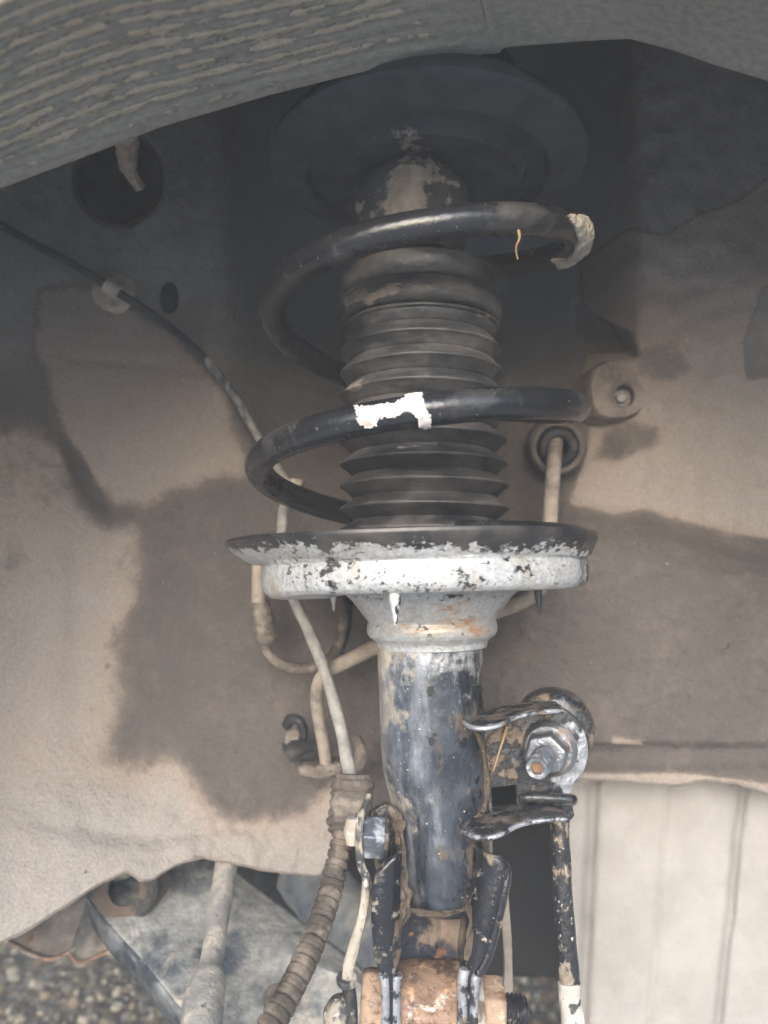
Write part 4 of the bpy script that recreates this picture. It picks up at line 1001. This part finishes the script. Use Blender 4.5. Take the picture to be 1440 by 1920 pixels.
mb = MB(); mb.tube(smooth_path([P(652, 1842, 0.336), P(655, 1865, 0.337), P(656, 1900, 0.338), P(654, 1960, 0.339)], 6), lambda t: 0.0026+0.001*t, 12); build('stub', mb, M_RUB, WR_)
mb = MB(); c = P(638, 1900, 0.337); mb.lathe([(0, -0.008), (0.004, -0.007), (0.0068, -0.003), (0.0068, 0.002), (0.004, 0.0062), (0, 0.0075)], zmat(c), 24, lambda a, r, z: (r*(1+0.1*math.sin(a*2)), z)); build('ball_end', mb, M_ROD, WR_)
mb = MB(); c = P(662, 1558, 0.346); mb.lathe([(0, -0.006), (0.0030, -0.0055), (0.0042, 0), (0.0030, 0.0055), (0, 0.006)], zmat(c), 18); build('wire_clasp', mb, M_ROD, WR_)

# brake pipe
M_PIPE = m_layers('tan_dusty_pipe', (0.40, 0.34, 0.275), 0.85, [dict(c=(0.27, 0.225, 0.185), r=0.9, s=60, lo=0.45, hi=0.62), dict(c=(0.52, 0.46, 0.39), r=0.9, s=160, lo=0.6, hi=0.68)], bump=0.0008)
BP = thing('brake_pipe', 'tan dusty brake pipe looping down behind the spring seat from a rubber grommet', 'pipe', P(1030, 1000, 0.45))
pts = smooth_path([P(1042, 828, 0.500), P(1040, 850, 0.478), P(1037, 885, 0.465), P(1033, 940, 0.460), P(1030, 1000, 0.458), P(1024, 1070, 0.456), P(1000, 1115, 0.455), P(950, 1140, 0.453), P(880, 1160, 0.452), P(800, 1180, 0.450), P(708, 1212, 0.445), P(650, 1240, 0.443), P(612, 1260, 0.443), P(596, 1285, 0.445), P(594, 1320, 0.450), P(602, 1370, 0.458), P(610, 1420, 0.464), P(612, 1450, 0.472)], 8)
mb = MB(); mb.tube(pts, lambda t: interp([0, 0.6, 0.7, 1], [0.0045, 0.0043, 0.0038, 0.0036], t), 14, True, 1, 0.06); build('pipe_run', mb, M_PIPE, BP)
mb = MB(); c = P(1046, 838, 0.498); mt = axis_mat(c, c+Vector((-0.1, -1, -0.25)))
mb.lathe([(0.0125, -0.02), (0.0128, 0.002), (0.0115, 0.0055), (0.0085, 0.007), (0.0066, 0.0055), (0.0060, -0.004)], mt, 36); build('grommet', mb, M_RUB, BP)
mb = MB(); mb.lathe([(0.0190, -0.02), (0.0185, 0.0), (0.0165, 0.0026), (0.0140, 0.0018), (0.0132, -0.004)], mt, 40); mb.attr = {'dust': [0.42]*len(mb.v)}; build('grommet_collar', mb, M_WALL, BP)

# pipe clip on the wall
PC = thing('pipe_clip', 'dirty pipe bracket with bent hooks on the wall left of the strut', 'bracket', P(600, 1440, 0.47))
yw = 0.474
mb = MB(); mb.prism([P(x, y, yw-0.012) for x, y in [(556, 1438), (640, 1432), (642, 1452), (600, 1462), (560, 1456)]], Vector((0, 0.02, 0))); build('clip_plate', mb, M_MUD2, PC, bevel=0.0015)
mb = MB(); mb.tube(smooth_path([P(538, 1360, yw-0.002), P(545, 1348, yw-0.008), P(562, 1352, yw-0.011), P(570, 1372, yw-0.011), P(566, 1392, yw-0.008), P(560, 1402, yw)], 6), 0.0030, 10, True, 1, 0.3); build('hook', mb, M_RUB, PC)
mb = MB(); hexbolt(mb, P(552, 1385, yw+0.001), P(551, 1386, yw-0.008), 0.0064); build('screw_head', mb, M_MUD2, PC, bevel=0.0008)
mb = MB(); mb.tube(smooth_path([P(545, 1410, yw-0.004), P(562, 1402, yw-0.012), P(588, 1400, yw-0.010)], 6), lambda t: 0.0065*(1-0.5*t), 10, True, 0.7, 0.4); build('hook', mb, M_RUB, PC)
mb = MB(); mb.tube(smooth_path([P(668, 1385, yw-0.010), P(676, 1405, yw-0.014), P(672, 1430, yw-0.012), P(655, 1448, yw-0.006)], 6), lambda t: 0.0038, 10, True, 1, 0.3); build('hook', mb, M_MUD2, PC)

# harness loop and plug under the seat
WH = thing('wiring_harness', 'looped dark wire with a pale plug behind the spring seat', 'wiring', P(500, 1150, 0.46))
mb = MB(); mb.tube(smooth_path([P(492, 1190, 0.468), P(502, 1222, 0.464), P(530, 1246, 0.462), P(575, 1254, 0.462), P(615, 1238, 0.462), P(637, 1200, 0.463), P(643, 1150, 0.466), P(632, 1100, 0.470), P(610, 1060, 0.474)], 9), 0.0030, 12, True, 1, 0.15); build('wire_loop', mb, M_MUD2, WH)
mb = MB(); mb.tube(smooth_path([P(485, 1060, 0.462), P(485, 1095, 0.460), P(485, 1130, 0.460)], 8), 0.0042, 12); build('plug', mb, M_PIPE, WH)
mb = MB(); mb.tube(smooth_path([P(486, 1128, 0.462), P(494, 1165, 0.464), P(500, 1205, 0.467)], 10), lambda t: 0.0062*(1+0.06*math.sin(t*30)), 16, True, 1, 0.1); build('plug_sleeve', mb, M_MUD2, WH)
mb = MB(); mb.tube(smooth_path([P(652, 1085, 0.478), P(654, 1130, 0.474), P(650, 1180, 0.472), P(636, 1225, 0.472)], 8), 0.0026, 10); build('dark_wire', mb, M_RUB, WH)

# ================================================================== LOWER LEFT UNDERBODY
M_ARM = m_layers('dusty_grey_steel', (0.085, 0.105, 0.13), 0.45, [dict(c=(0.38, 0.38, 0.365), r=0.85, s=24, lo=0.36, hi=0.54, d=9), dict(c=(0.52, 0.47, 0.41), r=0.9, s=45, lo=0.52, hi=0.66, k=0.7, off=(2, 2, 2)), dict(c=(0.30, 0.17, 0.09), r=0.9, s=130, lo=0.70, hi=0.75)], bump=0.001)
CA = thing('control_arm', 'broad dusty grey lower control arm at the bottom left', 'control arm', P(450, 1850, 0.5))
top = [(165, 1682, 0.52), (235, 1650, 0.54), (330, 1612, 0.56), (385, 1590, 0.57), (450, 1640, 0.56), (560, 1725, 0.53), (660, 1800, 0.50), (740, 1880, 0.47), (760, 2040, 0.45), (420, 2040, 0.43), (345, 1900, 0.45), (270, 1805, 0.48), (200, 1728, 0.50)]
tp = [P(x, y, Y) for x, y, Y in top]
cen = sum(tp, Vector())/len(tp)
mb = MB(); rows = [[cen]*len(tp)]+[[cen+(p-cen)*k+Vector((0, 0, (0.004 if k < 0.9 else 0))) for p in tp] for k in (0.4, 0.75, 0.93)]+[tp]+[[p+Vector((0, 0.001, -0.004)) for p in tp], [p+Vector((0.003, 0.003, -0.020)) for p in tp]]
ed = MB(); ed.grid([[p+Vector((0, -0.0006, 0.0002)) for p in tp]]+rows[-2:], True)
mb.grid(rows[:-2], True); build('arm_plate', mb, M_ARM, CA, solid=0.002, angle=50)
build('arm_edge', ed, m_layers('blue_black_arm_edge', (0.050, 0.062, 0.080), 0.36, [dict(c=(0.24, 0.25, 0.255), r=0.7, s=30, lo=0.40, hi=0.60), dict(c=(0.34, 0.32, 0.29), r=0.9, s=80, lo=0.58, hi=0.66)], coat=0.2), CA, solid=0.002, angle=50)
mb = MB(); c = P(520, 1868, 0.455); mb.lathe([(0, 0.002), (0.006, 0.002), (0.008, 0.0), (0.008, -0.01)], axis_mat(c, c+Vector((0, -0.5, 1))), 20); build('arm_rivet', mb, M_MUD2, CA)
mb = MB(); a = P(232, 1668, 0.505); b = P(300, 1622, 0.575)
mb.lathe([(0.010, 0), (0.019, 0), (0.021, 0.002), (0.021, 0.03), (0.019, 0.032)], axis_mat(a, b), 32)
M_BUSH = m_layers('brown_bushing', (0.16, 0.12, 0.095), 0.8, [dict(c=(0.04, 0.04, 0.042), r=0.7, s=60, lo=0.5, hi=0.6)])
build('arm_bushing', mb, M_BUSH, CA)

TR = thing('tie_rod', 'pale dusty tie rod with a threaded sleeve end at the lower left', 'tie rod', P(395, 1780, 0.42))
mb = MB(); mb.tube(smooth_path([P(428, 1590, 0.500), P(422, 1640, 0.485), P(408, 1720, 0.455), P(398, 1795, 0.430), P(390, 1830, 0.42)], 8), lambda t: interp([0, 0.5, 1], [0.0074, 0.0066, 0.0054], t), 16, True, 1, 0.08)
M_TIE = m_layers('dusty_pale_steel', (0.36, 0.35, 0.33), 0.7, [dict(c=(0.50, 0.45, 0.38), r=0.9, s=60, lo=0.45, hi=0.6), dict(c=(0.06, 0.065, 0.075), r=0.4, s=90, lo=0.62, hi=0.68)], bump=0.001)
build('rod', mb, M_TIE, TR)
mb = MB(); a = P(395, 1795, 0.425); b = P(374, 1990, 0.375); mt = axis_mat(a, b); L = (b-a).length
mb.lathe([(0, 0), (0.0052, 0), (0.0056, 0.006), (0.0075, 0.010), (0.0090, 0.014), (0.0092, 0.05), (0.0092, L), (0, L)], mt, 24); build('sleeve', mb, M_TIE, TR)
mb = MB(); a = P(377, 1880, 0.404); rows = []
hexbolt(mb, P(380, 1868, 0.4065), P(372, 1990, 0.376), 0.0106, 0.02); build('lock_nut', mb, M_TIE, TR, bevel=0.001)

# drive shaft behind, with dark bellows
DS = thing('drive_shaft', 'pale grey drive shaft end with dark boot behind the corrugated hose', 'drive shaft', P(620, 1720, 0.62))
a = P(560, 1625, 0.66); b = P(760, 1850, 0.58)
mb = MB(); mt = axis_mat(a, b); L = (b-a).length
mb.lathe([(0, 0), (0.020, 0), (0.0245, 0.004), (0.0255, 0.02), (0.0255, L*0.8), (0.02, L), (0, L)], mt, 36); build('shaft_housing', mb, m_layers('grey_cast_metal', (0.30, 0.31, 0.32), 0.7, [dict(c=(0.46, 0.42, 0.37), r=0.9, s=30, lo=0.45, hi=0.62)]), DS)
a = P(505, 1640, 0.675); b = P(655, 1800, 0.615); mb = MB(); mt = axis_mat(a, b); L = (b-a).length
mb.lathe([(0, 0)]+[(0.017+0.004*(k % 2), L*k/10) for k in range(11)]+[(0, L)], mt, 32); build('shaft_boot', mb, M_RUB, DS)

# rusty subframe flange pieces, lower left
SFR = thing('subframe', 'rust-edged subframe flanges with an added black backing for the cavity shade', 'subframe', P(120, 1750, 0.56))
M_SUB = m_layers('brown_grey_steel', (0.20, 0.165, 0.14), 0.7, [dict(c=(0.33, 0.29, 0.25), r=0.9, s=35, lo=0.42, hi=0.6), dict(c=(0.27, 0.14, 0.09), r=0.85, s=70, lo=0.56, hi=0.66)], bump=0.001)
def plate(pts, name, vec, mat, rim=None):
    mb = MB(); mb.prism([P(*q) for q in pts], vec); o = build(name, mb, mat, SFR, bevel=0.0008)
    if rim:
        e = MB(); e.tube(smooth_path([P(*q) for q in rim], 6), 0.0014, 8); build('flange_rim', e, M_RIM, o)
M_RIM = m_layers('rust_rim', (0.30, 0.18, 0.125), 0.8, [dict(c=(0.42, 0.33, 0.26), r=0.9, s=90, lo=0.5, hi=0.6)])
plate([(10, 1762, 0.54), (60, 1730, 0.545), (190, 1640, 0.56), (182, 1665, 0.55), (162, 1690, 0.545), (132, 1782, 0.535), (95, 1798, 0.53), (60, 1790, 0.535)], 'flange_plate', Vector((0.001, 0.003, 0)), M_SUB, [(12, 1765, 0.538), (60, 1790, 0.532), (95, 1799, 0.528), (130, 1785, 0.532)])
plate([(140, 1790, 0.575), (165, 1680, 0.59), (230, 1720, 0.58), (262, 1775, 0.575), (200, 1785, 0.57), (150, 1805, 0.57)], 'flange_plate', Vector((0.001, 0.003, 0)), M_SUB, [(128, 1785, 0.570), (150, 1805, 0.568), (200, 1786, 0.568), (258, 1778, 0.572)])
mb = MB(); mb.tube(smooth_path([P(170, 1672, 0.55), P(205, 1672, 0.548), P(255, 1660, 0.55), P(300, 1640, 0.56)], 6), 0.0060, 12, True, 1, 0.1); build('bent_lip', mb, M_BUSH, SFR)
M_CAVITY = m_layers('cavity_shade_black', (0.010, 0.010, 0.011), 0.7, [dict(c=(0.022, 0.020, 0.018), r=0.9, s=30, lo=0.45, hi=0.65)])  # near-black colour paints the shade inside the cavity
# added black backing for the cavity shade, and floor behind the strut
mb = MB(); mb.prism([P(420, 1560, 0.80), P(1180, 1480, 0.80), P(1180, 1840, 0.80), P(900, 1835, 0.80), P(640, 1760, 0.80), P(420, 1720, 0.80)], Vector((0, 0.08, 0))); build('cavity_backing', mb, M_CAVITY, SFR, bevel=0.006)
mb = MB(); mb.prism([P(x, y, 0.42) for x, y in [(936, 1640), (952, 1660), (960, 1760), (962, 1850), (960, 1905), (944, 1905), (946, 1800), (940, 1720)]], Vector((0, 0.004, 0)))
build('thin_stay', mb, m_layers('pale_stay', (0.33, 0.29, 0.24), 0.9, []), SFR, bevel=0.0006)
mb = MB(); mb.prism([Vector((-0.9, 0.60, H-0.07)), Vector((0.9, 0.60, H-0.07)), Vector((0.9, 2.2, H-0.12)), Vector((-0.9, 2.2, H-0.12))], Vector((0, 0, 0.02))); build('shade_floor_pan', mb, M_DARK, BODY, smooth=False)  # unseen floor added to keep the cavity dark

# ================================================================== GROUND
def ground():
    M = Mat('gravel_soil')
    n1 = M.noise(12, 6, 0.65); v = M.vor(55)
    col = M.mix(M.mapr(n1, 0.35, 0.65), (0.10, 0.078, 0.055), (0.22, 0.18, 0.135))
    col = M.mix(M.mapr(v, 0.15, 0.5), (0.30, 0.27, 0.22), col)
    # unseen ground beside the car, made pale to bounce light up into the well, the strip under the car dark leaf-littered soil
    bounce_fill = M.mapr(M.math('ADD', M.grad((0, -1, 0), (0, 0.62, 0)), M.math('MULTIPLY', M.math('SUBTRACT', n1, 0.5), 0.4)), -0.10, 0.12)
    col = M.mix(bounce_fill, col, M.mix(M.mapr(v, 0.15, 0.6), (0.56, 0.54, 0.51), (0.44, 0.425, 0.40)))
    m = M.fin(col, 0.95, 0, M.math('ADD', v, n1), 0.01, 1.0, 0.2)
    mb = MB(); n = 60; rows = []
    for j in range(n+1):
        row = []
        for i in range(n+1):
            fx = (i/n*2-1); fy = (j/n*2-1)
            x = 14*fx*abs(fx)**1.6; y = 1.2+14*fy*abs(fy)**1.6
            row.append(Vector((x, y, 0.012*nz(x*4, y*4))))
        rows.append(row)
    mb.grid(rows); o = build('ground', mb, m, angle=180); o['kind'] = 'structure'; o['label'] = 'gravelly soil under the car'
ground()
def stones():
    rnd = random.Random(3)
    ico = bmesh.new(); bmesh.ops.create_icosphere(ico, subdivisions=1, radius=1)
    ico.verts.index_update(); bv = [v.co.copy() for v in ico.verts]; bf = [tuple(v.index for v in f.verts) for f in ico.faces]; ico.free()
    def m(name, c): return m_layers(name, c, 0.85, [dict(c=(0.10, 0.08, 0.06), r=0.9, s=60, lo=0.52, hi=0.62)], bump=0.001)
    mats = [m('stone_tan', (0.32, 0.25, 0.16)), m('stone_pale', (0.47, 0.41, 0.32)), m('stone_brown', (0.16, 0.105, 0.06)), m('stone_grey', (0.22, 0.195, 0.16))]
    for mi, mat in enumerate(mats):
        mb = MB()
        for k in range(3200):
            x = rnd.uniform(-1.3, 0.7); y = rnd.uniform(0.75, 2.2)
            s = 0.003+0.0075*rnd.random()**2.6; R = Matrix.Rotation(rnd.random()*6.3, 3, Vector((rnd.random(), rnd.random(), rnd.random()+0.1)).normalized())
            sc = Vector((s*rnd.uniform(0.8, 1.5), s*rnd.uniform(0.7, 1.1), s*rnd.uniform(0.5, 0.8))); sd_ = rnd.random()*50
            c = Vector((x, y, 0.012*nz(x*4, y*4)+s*0.3))
            vv = []
            for q in bv:
                e = q*(1+0.35*nz(q.x*1.3+sd_, q.y*1.3, q.z*1.3)); e = Vector((e.x*sc.x, e.y*sc.y, e.z*sc.z)); vv.append(c+R @ e)
            mb.add(vv, bf)
        me = build('gravel', mb, mat, smooth=False); me['kind'] = 'stuff'; me['label'] = 'loose gravel stones on the soil'
    mb = MB(); g = Mat('sparse_grass'); gm = g.fin(g.mix(g.noise(30, 3), (0.10, 0.13, 0.03), (0.28, 0.22, 0.09)), 0.7)
    for k in range(420):
        x = rnd.uniform(-1.2, 0.3); y = rnd.uniform(0.85, 1.9); h = rnd.uniform(0.02, 0.07); a = rnd.random()*6.3; l = rnd.uniform(0.2, 1.6)
        d = Vector((math.cos(a), math.sin(a), 0)); sd_ = Vector((-d.y, d.x, 0))*0.0013; b0 = Vector((x, y, 0.012*nz(x*4, y*4)))
        r = []
        for j in range(5):
            t = j/4; c = b0+d*(h*l*t*t)+Vector((0, 0, h*(t-0.35*l*t*t)+0.008)); r.append([c-sd_*(1-t*0.9), c+sd_*(1-t*0.9)])
        mb.grid(r)
    o = build('grass', mb, gm, angle=180); o['kind'] = 'stuff'; o['label'] = 'sparse grass blades among the gravel'
stones()

# ================================================================== HAZE (added volume standing in for the lens-flare veil)
hm = bpy.data.materials.new('flare_veil_haze'); hm.use_nodes = True; hn = hm.node_tree; hn.nodes.clear()
ho = hn.nodes.new('ShaderNodeOutputMaterial'); hv = hn.nodes.new('ShaderNodeVolumePrincipled')
hv.inputs['Color'].default_value = (0.86, 0.91, 1.0, 1); hv.inputs['Density'].default_value = 0.15; hv.inputs['Anisotropy'].default_value = 0.0
hn.links.new(hv.outputs[0], ho.inputs['Volume'])
mb = MB(); x0, x1, y0, y1, z0, z1 = -15.5, 15.5, -14.5, 16.5, -1.05, H+0.75
mb.add([(x, y, z) for z in (z0, z1) for x, y in ((x0, y0), (x1, y0), (x1, y1), (x0, y1))], [(3, 2, 1, 0), (4, 5, 6, 7), (0, 1, 5, 4), (1, 2, 6, 5), (2, 3, 7, 6), (3, 0, 4, 7)])
o = build('haze', mb, hm, smooth=False); o['kind'] = 'stuff'; o['label'] = 'thin bluish haze added to stand in for the lens-flare veil'
